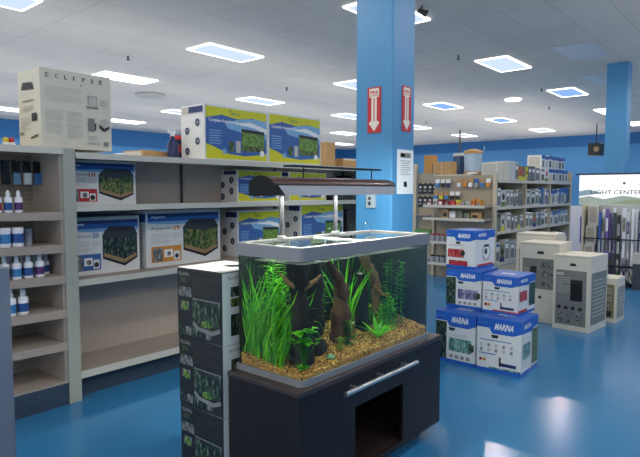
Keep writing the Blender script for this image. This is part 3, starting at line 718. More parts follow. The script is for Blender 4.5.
def soft(v, hi, k=.25): return v if v < hi else hi + (v - hi) * k      # leaves pressed back by their neighbours
clampx = lambda x: min(max(soft(x, LIM[1]) if LIM else x, TX0 + .03), TX1 - .022)
clampy = lambda y: min(max(soft(y, LIM[0]) if LIM else y, TY0 + .022), TY1 - .03)
def ribbon(mb, x, y, z, L, az, bend, w, m, seg=8, top=1.188):
    d = Vector((math.cos(az), math.sin(az), 0)); pd = Vector((-d.y, d.x, 0)); p = Vector((x, y, z)); th = rg.uniform(.02, .18); vs = []
    for k in range(seg + 1):
        u = k / seg; ww = w * (1 - u ** 3 * .9) * (.5 + .5 * min(1, u * 5))
        tw = pd * math.cos(u * 1.5) + d * math.sin(u * 1.5)
        for sgn in (-1, 1):
            q = p + tw * (ww * .5 * sgn); vs.append((clampx(q.x), clampy(q.y), min(q.z, top)))
        th += bend / seg
        p = p + (d * math.sin(th) + Vector((0, 0, math.cos(th)))) * (L / seg)
    mb.add(vs, [(2 * k, 2 * k + 1, 2 * k + 3, 2 * k + 2) for k in range(seg)], m, True)
def oval(mb, c, n, az, L, w, m):
    """a pointed oval leaf blade starting at c, tilted up by n"""
    d = Vector((math.cos(az) * math.cos(n), math.sin(az) * math.cos(n), math.sin(n))); s_ = Vector((-math.sin(az), math.cos(az), 0)); vs = []
    for k in range(6):
        u = k / 5; ww = w * math.sin(PI * min(.98, .06 + u * .92)) * .5
        p = Vector(c) + d * (L * u) + Vector((0, 0, -.25 * L * u * u))
        for sg in (-1, 1):
            q = p + s_ * (ww * sg); vs.append((clampx(q.x), clampy(q.y), q.z + abs(sg) * ww * .15))
    mb.add(vs, [(2 * k, 2 * k + 1, 2 * k + 3, 2 * k + 2) for k in range(5)], m, True)
def vallis(x, y, n, L, m, spread, label, w=.012, bend=(.3, 1.2), lim=None):
    global LIM
    LIM = lim; mb = MB(); z = ground_z(x, y)
    for k in range(n):
        ribbon(mb, x + rg.gauss(0, spread), y + rg.gauss(0, spread), z - .01, L * rg.uniform(.55, 1.05), rg.uniform(0, 2 * PI), rg.uniform(*bend), w * rg.uniform(.7, 1.2), m)
    LIM = None
    tag(mb.build('grass_plant'), label, 'plant', 'ribbon leaved plants in the aquarium')
vallis(-1.845, 1.875, 26, .50, LEAF, .022, 'bright ribbon leaved plant in the middle of the left end pane', .012, (.8, 2.8), (2.05, -1.80))
vallis(-1.90, 1.90, 40, .56, LEAF, .03, 'dense ribbon leaved plant left of the middle of the end pane', .012, (.5, 2.6), (2.08, -1.80))
vallis(-1.97, 1.885, 40, .58, LEAF, .03, 'dense bright ribbon leaved plant near the back of the end pane', .014, (.4, 1.6), (2.08, -1.80))
vallis(-2.05, 1.90, 40, .60, LEAF, .026, 'densest ribbon leaved plant at the back left corner of the aquarium', .014, (.3, 1.5), (2.1, -1.80))
vallis(-1.98, 2.00, 24, .60, LEAFD, .03, 'darker ribbon leaved plant behind the bright left ones', .012, (.3, 1.2), (2.15, -1.85))
vallis(-1.93, 2.50, 26, .56, LEAF, .016, 'ribbon leaved plant fanning up between the two driftwood stumps', bend=(.1, .8))
vallis(-1.98, 2.66, 12, .40, LEAFD, .02, 'deep green ribbon leaved plant behind the tan branch')
def stemplant(x, y, h, n, m, ll, lw, label, stems=3, spread=.02):
    global LIM
    LIM = None; mb = MB(); z0 = ground_z(x, y) - .008
    for s_ in range(stems):
        sx, sy = clampx(x + rg.gauss(0, spread)), clampy(y + rg.gauss(0, spread)); hh = h * rg.uniform(.75, 1.0)
        pts = [(sx + .008 * math.sin(k * 1.3 + s_), sy + .008 * math.cos(k * 1.7 + s_), z0 + hh * k / 6) for k in range(7)]
        mb.tube(pts, .0018, m, 5)
        for k in range(n):
            u = (k + 1) / n; i = min(5, int(u * 6)); f = u * 6 - i
            p = Vector(pts[i]).lerp(Vector(pts[min(6, i + 1)]), min(1, f))
            for a in (0, PI): oval(mb, p, rg.uniform(.1, .7), k * 1.2 + a + rg.uniform(-.3, .3), ll * rg.uniform(.7, 1.1), lw, m)
    tag(mb.build('stem_plant'), label, 'plant', 'leafy stem plants in the aquarium')
stemplant(-1.78, 2.86, .40, 14, LEAFD, .035, .014, 'tall slender stem plant near the right front of the aquarium')
stemplant(-1.90, 2.88, .44, 15, LEAFD, .035, .014, 'tall slender stem plant at the back right corner of the aquarium', 4)
stemplant(-1.95, 2.72, .38, 14, LEAFD, .032, .013, 'thin stem plant standing left of the right hand corner group', 3)
stemplant(-1.80, 2.33, .14, 8, LEAFD, .035, .02, 'short dark bushy plant at the foot of the brown stump', 5, .025)
stemplant(-1.85, 2.75, .14, 8, LEAF, .035, .016, 'short bright bushy plant in the right half of the aquarium', 6, .03)
stemplant(-1.76, 2.24, .07, 4, LEAFY, .03, .02, 'tiny yellow green plant in the middle of the gravel', 3, .012)
stemplant(-1.93, 2.05, .34, 12, LEAFD, .04, .018, 'dark stem plant between the left grass and the driftwood', 3, .02)
stemplant(-1.88, 1.93, .50, 20, LEAF, .075, .013, 'bright bushy stem plant among the ribbon leaves at the left end', 3, .03)
stemplant(-1.99, 1.94, .52, 20, LEAF, .075, .013, 'bright bushy stem plant behind the ribbon leaves at the back left', 4, .035)
stemplant(-1.80, 2.79, .20, 9, LEAF, .045, .014, 'bright bushy plant in front of the tall stems at the right', 5, .03)
stemplant(-1.90, 2.42, .30, 12, LEAFD, .045, .016, 'mid green stem plant between the brown and dark stumps', 3, .02)
stemplant(-2.00, 2.36, .34, 13, LEAFD, .05, .018, 'deep green bush at the back between the driftwood stumps', 5, .035)
stemplant(-1.99, 2.80, .26, 11, LEAFD, .05, .018, 'deep green bush at the back behind the tan branch', 6, .045)
stemplant(-1.86, 2.66, .16, 8, LEAF, .04, .014, 'small bright bush at the foot of the tan branch', 4, .03)
def sword(x, y, n, L, w, m, label, tilt=(.5, 1.2)):
    mb = MB(); z = ground_z(x, y)
    for k in range(n):
        az = k * 2.4; oval(mb, (x, y, z), rg.uniform(*tilt), az, L * rg.uniform(.7, 1.1), w, m)
    tag(mb.build('sword_plant'), label, 'plant', 'broad leaved plants in the aquarium')
sword(-1.76, 2.58, 14, .16, .024, LEAF, 'bright spiky rosette plant right of centre in the gravel', (.6, 1.3))
sword(-1.75, 1.93, 14, .045, .03, LEAF, 'low bright clump of round leaves at the near corner of the gravel', (.2, .9))
# round leaved plant near the front corner
mb = MB(); bx, by = -1.735, 1.925; bz = ground_z(bx, by)
for k in range(38):
    u = rg.uniform(-1, 1); lay = k % 2
    px_, py_ = bx + u * .03 + rg.uniform(-.015, .02), clampy(by + u * .055); zz = .815 + .05 * lay + rg.uniform(-.008, .012)
    mb.tube([(bx, by, bz), ((bx + px_) / 2, (by + py_) / 2, (bz + zz) / 2 + .02), (px_, py_, zz)], .0010, LEAFD, 4)
    oval(mb, (px_, py_, zz), rg.uniform(-.1, .3), rg.uniform(0, 6.28), .040, .034, LEAF)
tag(mb.build('round_leaf_plant'), 'bright green plant with round leaves in two tiers before the driftwood', 'plant')
# driftwood
def barkmat(name, c1, c2):
    m, nt, out = new_mat(name)
    b = nt.nodes.new('ShaderNodeBsdfPrincipled'); b.inputs['Roughness'].default_value = 0.75
    tc = nt.nodes.new('ShaderNodeTexCoord'); mp = nt.nodes.new('ShaderNodeMapping'); mp.inputs['Scale'].default_value = (1, 1, .25)
    nz = nt.nodes.new('ShaderNodeTexNoise'); nz.inputs['Scale'].default_value = 60; nz.inputs['Detail'].default_value = 6
    mx = nt.nodes.new('ShaderNodeMixRGB'); mx.inputs['Color1'].default_value = rgb(c1); mx.inputs['Color2'].default_value = rgb(c2)
    bp = nt.nodes.new('ShaderNodeBump'); bp.inputs['Strength'].default_value = .8; bp.inputs['Distance'].default_value = .006
    nt.links.new(tc.outputs['Object'], mp.inputs['Vector']); nt.links.new(mp.outputs['Vector'], nz.inputs['Vector'])
    nt.links.new(nz.outputs['Fac'], mx.inputs['Fac']); nt.links.new(nz.outputs['Fac'], bp.inputs['Height'])
    nt.links.new(mx.outputs['Color'], b.inputs['Base Color']); nt.links.new(bp.outputs['Normal'], b.inputs['Normal'])
    nt.links.new(b.outputs['BSDF'], out.inputs['Surface']); return m
BARK = barkmat('dark_driftwood', (16, 12, 9), (48, 32, 22)); TAN = barkmat('tan_driftwood', (100, 66, 36), (176, 128, 78)); BROWN = barkmat('brown_driftwood', (52, 32, 20), (120, 78, 46))
def knotty(mb, pts, rad, m, n=10, sub=5):
    P_, R_ = [], []
    for i in range(len(pts) - 1):
        for k in range(sub):
            u = k / sub; p = Vector(pts[i]).lerp(Vector(pts[i + 1]), u)
            r = rad[i] + (rad[i + 1] - rad[i]) * u
            P_.append(p + Vector((rg.uniform(-1, 1), rg.uniform(-1, 1), 0)) * r * .18); R_.append(r * rg.uniform(.82, 1.18))
    P_.append(Vector(pts[-1])); R_.append(rad[-1]); mb.tube(P_, R_, m, n)
d = MB(); gz = lambda x, y: ground_z(x, y) - .01
knotty(d, [(-1.81, 1.985, gz(-1.81, 1.985)), (-1.815, 1.99, .85), (-1.81, 1.975, 1.02), (-1.815, 1.965, 1.185)], [.065, .05, .042, .055], BARK)
knotty(d, [(-1.79, 1.99, 1.06), (-1.755, 2.03, 1.09), (-1.745, 2.06, 1.12)], [.016, .011, .006], TAN)
knotty(d, [(-1.80, 1.96, 1.06), (-1.81, 1.90, 1.09), (-1.83, 1.865, 1.14)], [.018, .013, .006], TAN)
knotty(d, [(-1.86, 2.13, gz(-1.86, 2.13)), (-1.87, 2.15, .85), (-1.88, 2.17, 1.04), (-1.88, 2.16, 1.185)], [.07, .055, .05, .045], BARK)
tag(d.build('driftwood'), 'dark forked driftwood stump in the left half of the aquarium', 'driftwood')
d = MB()
knotty(d, [(-1.84, 2.33, gz(-1.84, 2.33)), (-1.84, 2.34, .85), (-1.85, 2.36, 1.0), (-1.86, 2.34, 1.05)], [.062, .05, .04, .02], BROWN)
knotty(d, [(-1.83, 2.35, .95), (-1.83, 2.31, 1.06), (-1.83, 2.21, 1.17)], [.03, .028, .016], BROWN)
tag(d.build('driftwood'), 'brown driftwood stump with a branch slanting up left, mid aquarium', 'driftwood')
d = MB()
knotty(d, [(-1.90, 2.76, gz(-1.9, 2.76)), (-1.88, 2.74, .88), (-1.86, 2.70, 1.0), (-1.85, 2.60, 1.10), (-1.85, 2.53, 1.19)], [.03, .026, .026, .028, .02], TAN)
knotty(d, [(-1.90, 2.62, gz(-1.9, 2.62)), (-1.89, 2.60, .95), (-1.87, 2.56, 1.06)], [.045, .032, .02], BARK)
knotty(d, [(-1.86, 2.68, .98), (-1.83, 2.72, .92), (-1.82, 2.78, .90)], [.018, .012, .006], TAN)
tag(d.build('driftwood'), 'tan curved driftwood branch rising to the water in the right half', 'driftwood')
d = MB(); knotty(d, [(-2.0, 2.93, .76), (-1.93, 2.90, .80), (-1.84, 2.90, .765)], [.03, .04, .03], BROWN); tag(d.build('driftwood'), 'low brown driftwood lump at the right end of the gravel', 'driftwood')
st = MB()
for k in range(1):
    st.lathe([(.004, -.014), (.02, -.008), (.024, 0), (.018, .010), (.006, .015)], pm('pale_green_stone', (130, 176, 140), .5), (0, 0, 0), 12)
o = st.build('stone', None, (-1.735, 2.125, ground_z(-1.735, 2.125) + .006)); tag(o, 'smooth pale green stone lying on the front gravel', 'stone')
# hose and heater above the water
o = MB().tube([(-2.02, 2.50 + .045 * math.cos(a * PI / 10), 1.288 + .05 * math.sin(a * PI / 10)) for a in range(11)], .006, glassy('clear_hose', (.8, .9, .92), 1.5), 8)
o = o.build('air_hose'); tag(o, 'clear hose looped over the rim of the aquarium, left one', 'hose', 'clear hoses over the rim')
o = copy_tree(o, (.05, .26, 0)); tag(o, 'clear hose looped over the rim of the aquarium, right one by the pillar', 'hose', 'clear hoses over the rim')

# ------------------------------------------------------------------ aquarium lamp
BRN = pm('brown_lamp_shell', (78, 56, 48), .3, .05)
lamp = empty('aquarium_lamp', (0, 0, 0))
LX0, LX1, LY0, LY1, LZ = -2.06, -1.90, 1.89, 2.965, 1.512
prof = [(LX1, LZ + .045)] + [((LX0 + LX1) / 2 + .082 * math.cos(a * PI / 10), LZ + .045 + .045 * math.sin(a * PI / 10)) for a in range(1, 10)] + [(LX0, LZ + .045)]
MB().prism(prof, LY0, LY1, BRN, 'y', True).build('hood', lamp)
MATTB = pm('matt_black_plastic', (12, 12, 13), .8, .05)
MB().prism([(LY0 + .035, LZ + .045), (LY0 + .085, LZ - .004), (LY1, LZ - .004), (LY1, LZ + .045)], LX1 - .006, LX1 + .002, pm('silver_lamp_front', (196, 192, 190), .35, metal=.2), 'x').build('front_reflector', lamp)
MB().box(LX0, LX0 + .006, LY0, LY1, LZ, LZ + .045, BRN).build('rear_skirt', lamp)
dome = [(LX0 - .004, LZ - .006), (LX1 + .002, LZ - .006), (LX1 + .004, LZ + .045)] + [((LX0 + LX1) / 2 + .086 * math.cos(a * PI / 10), LZ + .046 + .048 * math.sin(a * PI / 10)) for a in range(1, 10)] + [(LX0 - .004, LZ + .045)]
MB().prism(dome, LY0 - .008, LY0, MATTB, 'y').build('end_cap', lamp)
MB().box(LX1 - .004, LX1 + .001, LY0, LY0 + .085, LZ - .004, LZ + .045, MATTB).build('front_corner', lamp)
MB().prism(prof, LY1, LY1 + .008, BLACKP, 'y').build('end_cap', lamp)
MB().box(-2.028, -2.022, LY0 + .01, LY1 - .01, LZ - .002, LZ + .044, SILVER).build('tube_light_shield', lamp)  # added plate that keeps the tube's light off the posts
MB().tube([(-1.965, LY0 + .04, LZ + .030), (-1.965, LY1 - .02, LZ + .030)], .013, em('lamp_tube', (.97, 1.0, .86), 140.0), 10).build('lamp_tube', lamp)
ld = bpy.data.lights.new('pillar_glow_spot', 'SPOT'); ld.energy = 46; ld.spot_size = math.radians(72); ld.spot_blend = 1.0; ld.shadow_soft_size = 0; ld.color = (.86, 1.0, 1.0)  # extra spot added to throw a lamp glow onto the pillar
lo = bpy.data.objects.new('pillar_glow_spot', ld); COL.objects.link(lo); lo.location = (-1.965, 2.957, LZ + .022)
lo.rotation_euler = Vector((-.74, .93, -.26)).to_track_quat('-Z', 'Y').to_euler()
for yy in (2.10, 2.555):
    MB().tube([(-2.05, yy, 1.272), (-2.05, yy, LZ + .03)], .0125, pm('grey_post_paint', (52, 52, 60), .6), 12).build('post', lamp)
    MB().bbox(-2.072, -2.028, yy - .016, yy + .016, ZT - .001, 1.295, SILVER, .004).build('clamp', lamp)
MB().bbox(-2.0, -1.93, 2.06, 2.86, LZ + .142, LZ + .152, BLACKP, .003).build('top_fin', lamp)
MB().tube([(-1.965, 2.18, LZ + .08), (-1.965, 2.18, LZ + .143)], .004, BLACKP, 6).tube([(-1.965, 2.8, LZ + .08), (-1.965, 2.8, LZ + .143)], .004, BLACKP, 6).build('fin_stem', lamp)
tag(lamp, 'long brown and silver aquarium lamp on two steel posts above the tank', 'lamp')

# ------------------------------------------------------------------ pillar signs
SIGNR = pm('sign_red', (196, 40, 48), .4, .04); SIGNW = pm('sign_cream', (236, 228, 214), .4, .03)
def arrow_sign(O, U, w, h, n, label):
    O, U, n = Vector(O), Vector(U), Vector(n); V = Vector((0, 0, 1))
    mb = MB()
    def pl(pts, e, m): mb.add([O + U * a + V * b + n * e for a, b in pts], [list(range(len(pts)))], m)
    vs = [O + U * a + V * b + n * e for e in (.0015, .006) for a, b in ((0, 0), (w, 0), (w, h), (0, h))]
    mb.add(vs, [(0, 3, 2, 1), (4, 5, 6, 7), (0, 1, 5, 4), (1, 2, 6, 5), (2, 3, 7, 6), (3, 0, 4, 7)], SIGNR)
    pl([(.02 * w / .14, h * .78), (w - .02 * w / .14, h * .78), (w * .86, h * .97), (w * .14, h * .97)], .0066, SIGNW)
    mb.text('FIRE', O + U * (w * .2) + V * (h * .85) + n * .0072, U, V, w * .6, h * .07, SIGNR, .03)
    mb.text('EXTINGUISHER', O + U * (w * .16) + V * (h * .80) + n * .0072, U, V, w * .68, h * .03, SIGNR, .03)
    pl([(w * .30, h * .30), (w * .70, h * .30), (w * .70, h * .78), (w * .30, h * .78)], .0066, SIGNW)
    pl([(w * .5, h * .03), (w * .9, h * .22), (w * .70, h * .27), (w * .70, h * .30), (w * .30, h * .30), (w * .30, h * .27), (w * .1, h * .22)], .0066, SIGNW)
    pl([(w * .46, h * .25), (w * .54, h * .25), (w * .54, h * .76), (w * .46, h * .76)], .0072, SIGNR)
    tag(mb.build('fire_extinguisher_sign'), label, 'sign', 'red arrow signs on the pillar')
arrow_sign((-2.777, PY0, 2.02), (1, 0, 0), .136, .38, (0, -1, 0), 'red and white down arrow sign on the left face of the pillar')
arrow_sign((PX1, 4.04, 2.035), (0, 1, 0), .144, .38, (1, 0, 0), 'red and white down arrow sign on the right face of the pillar')
mb = MB(); V = Vector((0, 0, 1)); n = Vector((1, 0, 0)); O = Vector((PX1 + .001, 3.975, 1.505)); U = Vector((0, 1, 0)); w, h = .26, .375
mb.box(O.x, O.x + .002, O.y, O.y + w, O.z, O.z + h, PALEWHITE)
def pp(a0, a1, b0, b1, m): mb.add([O + U * (a * w) + V * (b * h) + n * .0028 for a, b in ((a0, b0), (a1, b0), (a1, b1), (a0, b1))], [(0, 1, 2, 3)], m)
pp(.18, .82, .82, .93, PANELGREY); pp(.22, .45, .84, .91, ORANGE)
for k in range(7): pp(.18 + .05 * (k % 2), .82 - .06 * (k % 3), .74 - k * .05, .755 - k * .05, GREYINK)
pp(.40, .6, .16, .28, INK); pp(.44, .56, .19, .25, PALEWHITE)
tag(mb.build('paper_notice'), 'white printed paper notice taped to the right face of the pillar', 'notice')
o = MB().bbox(-2.765, -2.68, PY0 - .045, PY0 - .0005, 1.385, 1.50, pm('grey_outlet', (160, 170, 172), .4), .006).build('outlet_box')
MB().box(-2.735, -2.712, PY0 - .048, PY0 - .045, 1.41, 1.44, INK).box(-2.735, -2.712, PY0 - .048, PY0 - .045, 1.455, 1.48, INK).build('socket', o)
tag(o, 'grey outlet box on the pillar just under the aquarium lamp', 'outlet')

# ------------------------------------------------------------------ stack of black kit boxes
def blackkit(k, label):
    c = Carton(.366, .34, .372, BLACKCARD)
    c.rect('F', .05, .35, .80, .97, BLACKCARD); c.text('F', 'FLUVAL', .05, .90, .24, .05, GREYINK, .02); c.text('F', '30', .08, .80, .14, .075, pm('moss_ink', (92, 110, 62), .4))
    c.rect('F', .04, .33, .60, .74, GREYPIC); c.rect('F', .08, .28, .41, .53, GREYPIC); c.disc('F', .18, .46, .025, GREENPIC)
    for q in range(5): c.rect('F', .04 + q * .15, .17 + q * .15, .05, .17, GREYPIC if q in (1, 4) else DARKPIC)
    c.rect('F', .36, .97, .58, .60, PANELGREY); c.lines('F', .36, .95, .66, .92, 8, pm('dim_ink', (62, 62, 58), .4), 3, .3)
    c.rect('F', .37, .96, .24, .58, DARKPIC)
    c.poly('F', [(.36, .22), (.45, .15), (.8, .12), (.97, .18), (.96, .24), (.8, .18), (.5, .20), (.38, .27)], pm('soft_grey_ink', (136, 138, 134), .4, .2, 30))
    c.poly('F', [(.55, .22), (.72, .20), (.80, .25), (.70, .31), (.58, .29)], GREENPIC)
    c.rect('R', 0, 1, 0, 1, WHITE); c.rect('R', .16, .44, .66, .80, DARKPIC); c.rect('R', .16, .44, .52, .64, PLANTPIC); c.rect('R', .16, .44, .12, .42, DARKPIC); c.text('R', 'FLUVAL', .12, .90, .3, .04, INK)
    c.rect('T', 0, 1, 0, 1, WHITE); c.poly('T', [(.35, .6), (.6, .5), (.8, .62), (.9, .55), (.9, .75), (.5, .8)], BLACKP)
    o = c.build('aquarium_kit_box', (-2.143 - .183 - .004 * k, 1.77 + .17, .3728 * k), .012 * (k - 1))
    tag(o, label, 'box', 'stack of black aquarium kit boxes')
blackkit(2, 'topmost black aquarium kit box of the stack beside the cabinet')
blackkit(1, 'middle black aquarium kit box of the stack beside the cabinet')
blackkit(0, 'bottom black aquarium kit box of the stack beside the cabinet')

# ------------------------------------------------------------------ blue and white tub boxes
def marina(w, d, h, kind, side, loc, rz, label):
    """kind: what the front shows (icons or picture); side: what the right face shows"""
    c = Carton(w, d, h, WHITE)
    BL = pm('bright_blue_ink', (34, 96, 190), .4, .05)
    c.rect('T', 0, 1, 0, 1, BL)
    for f in 'FRL':
        c.poly(f, [(0, 1), (1, 1), (1, .78), (.82, .72), (.36, .72), (.28, .82), (0, .82)] if f == 'F' else [(0, 1), (1, 1), (1, .80), (.7, .80), (.6, .74), (0, .78)], BL)
        c.rect(f, 0, 1, 0, .07, BL)
    c.text('F', 'MARINA', .40, .80, .42, .12, PALEWHITE, .03, .25); c.text('R', 'MARINA', .14, .84, .4, .09, PALEWHITE, .02, .2)
    c.text('F', 'Aquarium Kit', .05, .88, .18, .04, SKY)
    c.text('T', 'MARINA', .3, .35, .4, .2, PALEWHITE, .02, .2)
    c.poly('F', [(.33, .70), (.50, .70), (.48, .64), (.35, .64)], INK)
    if kind == 'icons':
        c.rect('F', .06, .78, .585, .60, MIDBLUE); c.rect('F', .06, .45, .33, .345, MIDBLUE)
        for q in range(5):
            for v in (.50, .41): c.rect('F', .08 + q * .17, .14 + q * .17, v - .03, v + .03, PALEINK if (q + int(v * 10)) % 2 else GREYINK)
        c.disc('F', .10, .22, .014, RED); c.disc('F', .19, .22, .014, ORANGE); c.rect('F', .52, .56, .13, .30, INK); c.rect('F', .56, .9, .14, .20, NAVY)
        c.rect('F', .3, 1, .07, .10, TEALPIC if side != 'red' else RED)
    elif kind == 'picture':
        c.lines('F', .36, .8, .54, .60, 2, PALEINK, 1, .3); c.rect('F', .34, .9, .24, .50, TEALPIC if side != 'violet' else PURPPIC); c.poly('F', [(.84, .24), (.97, .30), (.97, .42), (.84, .46)], DARKPIC)
        c.rect('F', 0, .28, .07, .80, DARKPIC)
        for q in range(4): c.rect('F', .36 + q * .14, .45 + q * .14, .10, .17, GREYINK)
    else:
        c.text('F', 'Aquarium Kit', .1, .58, .5, .05, RED); c.rect('F', .06, .62, .28, .50, REDPIC); c.disc('F', .58, .4, .025, DARKPIC)
        c.rect('F', .1, .75, .07, .2, REDPIC)
    if side == 'jar':
        c.disc('R', .55, .42, .075, GREYINK); c.disc('R', .55, .42, .062, PALEWHITE); c.disc('R', .52, .44, .03, DARKPIC); c.rect('R', .42, .68, .56, .62, INK); c.rect('R', .4, .7, .20, .26, PALEINK)
        c.rect('R', .1, .9, .07, .12, RED)
    elif side == 'red':
        c.rect('R', .08, .5, .36, .62, REDPIC); c.rect('R', .62, .97, .18, .78, DARKPIC); c.rect('R', 0, .5, .07, .14, RED)
    else:
        c.rect('R', .08, .5, .30, .58, TEALPIC if side != 'violet' else PURPPIC); c.rect('R', .62, .97, .12, .78, PLANTPIC)
    c.rect('L', .1, .9, .15, .7, DARKPIC)
    tag(c.build('aquarium_kit_box', loc, rz), label, 'box', 'stacked blue and white kit boxes')
marina(.385, .40, .455, 'picture', 'teal', (-2.21, 4.665, 0), -.04, 'bottom left blue and white kit box with a teal picture, on the floor')
marina(.38, .42, .460, 'icons', 'teal', (-1.822, 4.66, 0), .03, 'bottom right blue and white kit box with icon rows, on the floor')
marina(.34, .38, .345, 'picture', 'violet', (-2.255, 4.87, .4607), .03, 'middle tier blue and white kit box with a violet picture, left one')
marina(.32, .38, .335, 'icons', 'red', (-1.885, 4.83, .4607), -.03, 'middle tier blue and white kit box with red side pictures, right one')
marina(.305, .37, .355, 'redpic', 'jar', (-2.33, 4.985, .8062), -.08, 'topmost blue and white kit box with a red picture on the stack')

# ------------------------------------------------------------------ tall cream filter cartons
def cream_box(w, d, h, loc, rz, label, big=True, front=True):
    c = Carton(w, d, h, GREYCARD if not front else CREAM)
    c.rect('F', .02, .98, .97, .985, PALEINK)
    c.poly('F', [(.44, .86), (.62, .86), (.60, .895), (.46, .895)], INK)
    if big:
        c.rect('F', .08, .90, .07, .80, PANELGREY); c.rect('F', .10, .3, .73, .765, PALEINK); c.lines('F', .10, .46, .50, .72, 8, PALEINK, 1, .25)
        c.rect('F', .48, .80, .40, .68, INK); c.rect('F', .50, .78, .42, .63, BLACKP)
        for q in range(4): c.disc('F', .18 + .19 * q, .30, .022, INK)
        for q in range(3):
            for v in (.22, .13): c.rect('F', .15 + q * .25, .30 + q * .25, v - .03, v + .03, GREYPIC)
    else:
        c.rect('F', .08, .92, .42, .80, PANELGREY); c.rect('F', .28, .44, .60, .70, INK)
        for q in range(2):
            for v in (.73, .62, .50): c.rect('F', .56 + q * .17, .68 + q * .17, v - .04, v + .03, GREYPIC)
        c.lines('F', .12, .26, .48, .70, 6, PALEINK, 1, .25); c.rect('F', .50, .58, .30, .335, INK)
    c.rect('R', .06, .92, .1, .78, PANELGREY); c.lines('R', .12, .86, .2, .72, 10, PALEINK, 2, .25); c.lids(PALEINK)
    tag(c.build('filter_box', loc, rz), label, 'box', 'tall cream cartons on the floor')
cream_box(.40, .50, .83, (-1.765, 6.60, 0), -.10, 'frontmost tall cream carton with a dark picture, standing beyond the blue boxes')
cream_box(.46, .42, .93, (-2.20, 6.75, 0), -.02, 'second tall cream carton with small icon pictures, behind the front one', False)
cream_box(.48, .40, 1.00, (-2.41, 7.20, 0), .0, 'tallest plain cream carton at the back of the floor group', False)
# short one
c = Carton(.25, .33, .52, CREAM)
c.rect('F', .1, .9, .1, .86, pm('olive_panel_ink', (126, 122, 92), .5)); c.lines('F', .2, .8, .5, .8, 6, PALEINK, 1, .3); c.rect('F', .3, .7, .3, .45, GREYPIC); c.rect('F', .25, .8, .14, .26, INK)
c.rect('R', .1, .9, .1, .8, GREYINK); c.lines('R', .2, .8, .3, .7, 5, PALEINK, 2, .3)
tag(c.build('filter_box', (-1.60, 7.20, 0), -.05), 'shortest cream carton at the right of the floor group', 'box', 'tall cream cartons on the floor')

# ------------------------------------------------------------------ far shelving run on the right
GX, GY = -3.76, 9.0        # near corner; the long side faces +X, the end faces -Y
GL_ = 4.12
SIDEZ = [.30, .835, 1.255, 1.715]
for k in range(3):
    w = 1.35
    t = empty('shelving_unit', (GX, GY + .03 + k * w, 0), R90)
    MB().box(0, w, .44, .46, 0, 1.80, PEGB).build('back_panel', t)
    MB().box(0, w, .02, .04, 0, .27, BEIGE).build('kick_plate', t)
    for z in SIDEZ: shelf_part(t, 0, w, z, .44, SHELFM, SHELFL, rh=.05)
    MB().box(w - .03, w, -.0, .44, 0, 1.80, BEIGE).build('side_upright', t)
    if k == 2: MB().box(w, w + .03, -.01, .9, 0, 1.95, BEIGE).build('end_panel', t)
    tag(t, ['nearest bay of the far beige shelving run', 'middle bay of the far beige shelving run', 'furthest bay of the far beige shelving run'][k], 'shelving', 'bays of the far shelving run')
# end display
t = empty('end_display', (0, 0, 0))
MB().box(-4.92, -3.82, 9.0, 9.02, 0, 1.80, PEGB).build('peg_panel', t)
MB().bbox(-3.815, -3.755, 8.96, 9.02, 0, 1.84, BEIGE, .004).build('corner_post', t)
MB().bbox(-4.95, -4.90, 8.96, 9.02, 0, 1.10, BEIGE, .004).build('corner_post', t)
MB().box(-4.95, -4.23, 9.02, 9.44, 1.79, 1.82, SHELFL).build('top_board', t)
for z in (1.285, 1.065): 
    s_ = MB().box(-4.93, -3.80, 8.62, 9.0, z - .025, z, SHELFM).build('shelf', t); MB().box(-4.93, -3.80, 8.605, 8.62, z - .04, z + .008, SHELFL).build('price_rail', s_)
for z in (.655, .28):
    s_ = MB().box(-4.88, -3.83, 8.66, 9.0, z - .025, z, SHELFM).build('shelf', t); MB().box(-4.88, -3.83, 8.645, 8.66, z - .04, z + .008, SHELFL).build('price_rail', s_)
tag(t, 'beige end display with pegboard and four shelves behind the aquarium', 'shelving')
# taller beige unit to the left, seen edge on
t = empty('shelving_unit', (0, 0, 0))
MB().bbox(-5.42, -5.33, 9.05, 9.11, 0, 2.03, BEIGE, .004).build('post', t)
MB().box(-5.33, -4.95, 9.12, 9.14, 0, 1.86, PEGB).build('peg_panel', t)
MB().box(-5.40, -4.96, 9.14, 10.4, 1.76, 1.79, SHELFL).build('top_board', t)
for z in (.3, .7, 1.1): MB().box(-5.32, -4.96, 8.95, 9.12, z - .02, z, SHELFM).build('shelf', t)
tag(t, 'narrow tall beige shelving end with dark packs, right of the near pillar', 'shelving')

rs = random.Random(21)
def good_box(w, d, h, m, loc, rz, label, group, style):
    c = Carton(w, d, h, m)
    if style == 0: c.rect('F', .12, .88, .1, .55, rs.choice([DARKPIC, GREYPIC, PLANTPIC])); c.rect('F', .1, .9, .8, .92, rs.choice([NAVY, BLUEINK, GREYINK, INK]))
    elif style == 1: c.rect('F', 0, 1, .72, 1, BLUEINK); c.rect('F', .2, .8, .12, .6, rs.choice([GREYPIC, DARKPIC, PALEINK]))
    elif style == 2: c.rect('F', .1, .9, .1, .9, rs.choice([GREYPIC, PANELGREY])); c.rect('F', .2, .8, .6, .8, PALEWHITE)
    elif style == 3: c.rect('F', 0, 1, 0, .3, rs.choice([RED, GREENPIC, YELLOW, NAVY])); c.disc('F', .5, .6, w * .28, rs.choice([INK, GREYPIC, REDPIC]))
    c.rect('L', .1, .9, .1, .9, PALEINK)
    return tag(c.build('product_box', loc, rz), label, 'box', group)
OLIVE = pm('olive_carton', (120, 122, 96), .5, .1); STEELC = pm('steel_blue_carton', (96, 124, 158), .5, .1); DKC = pm('charcoal_carton', (66, 72, 78), .5, .1); PALEC = pm('pale_carton', (202, 204, 200), .5, .06); BLC = pm('blue_carton', (60, 104, 176), .45, .08)
LV = [('lowest', .30, .40), ('second', .835, .33), ('third', 1.255, .37)]
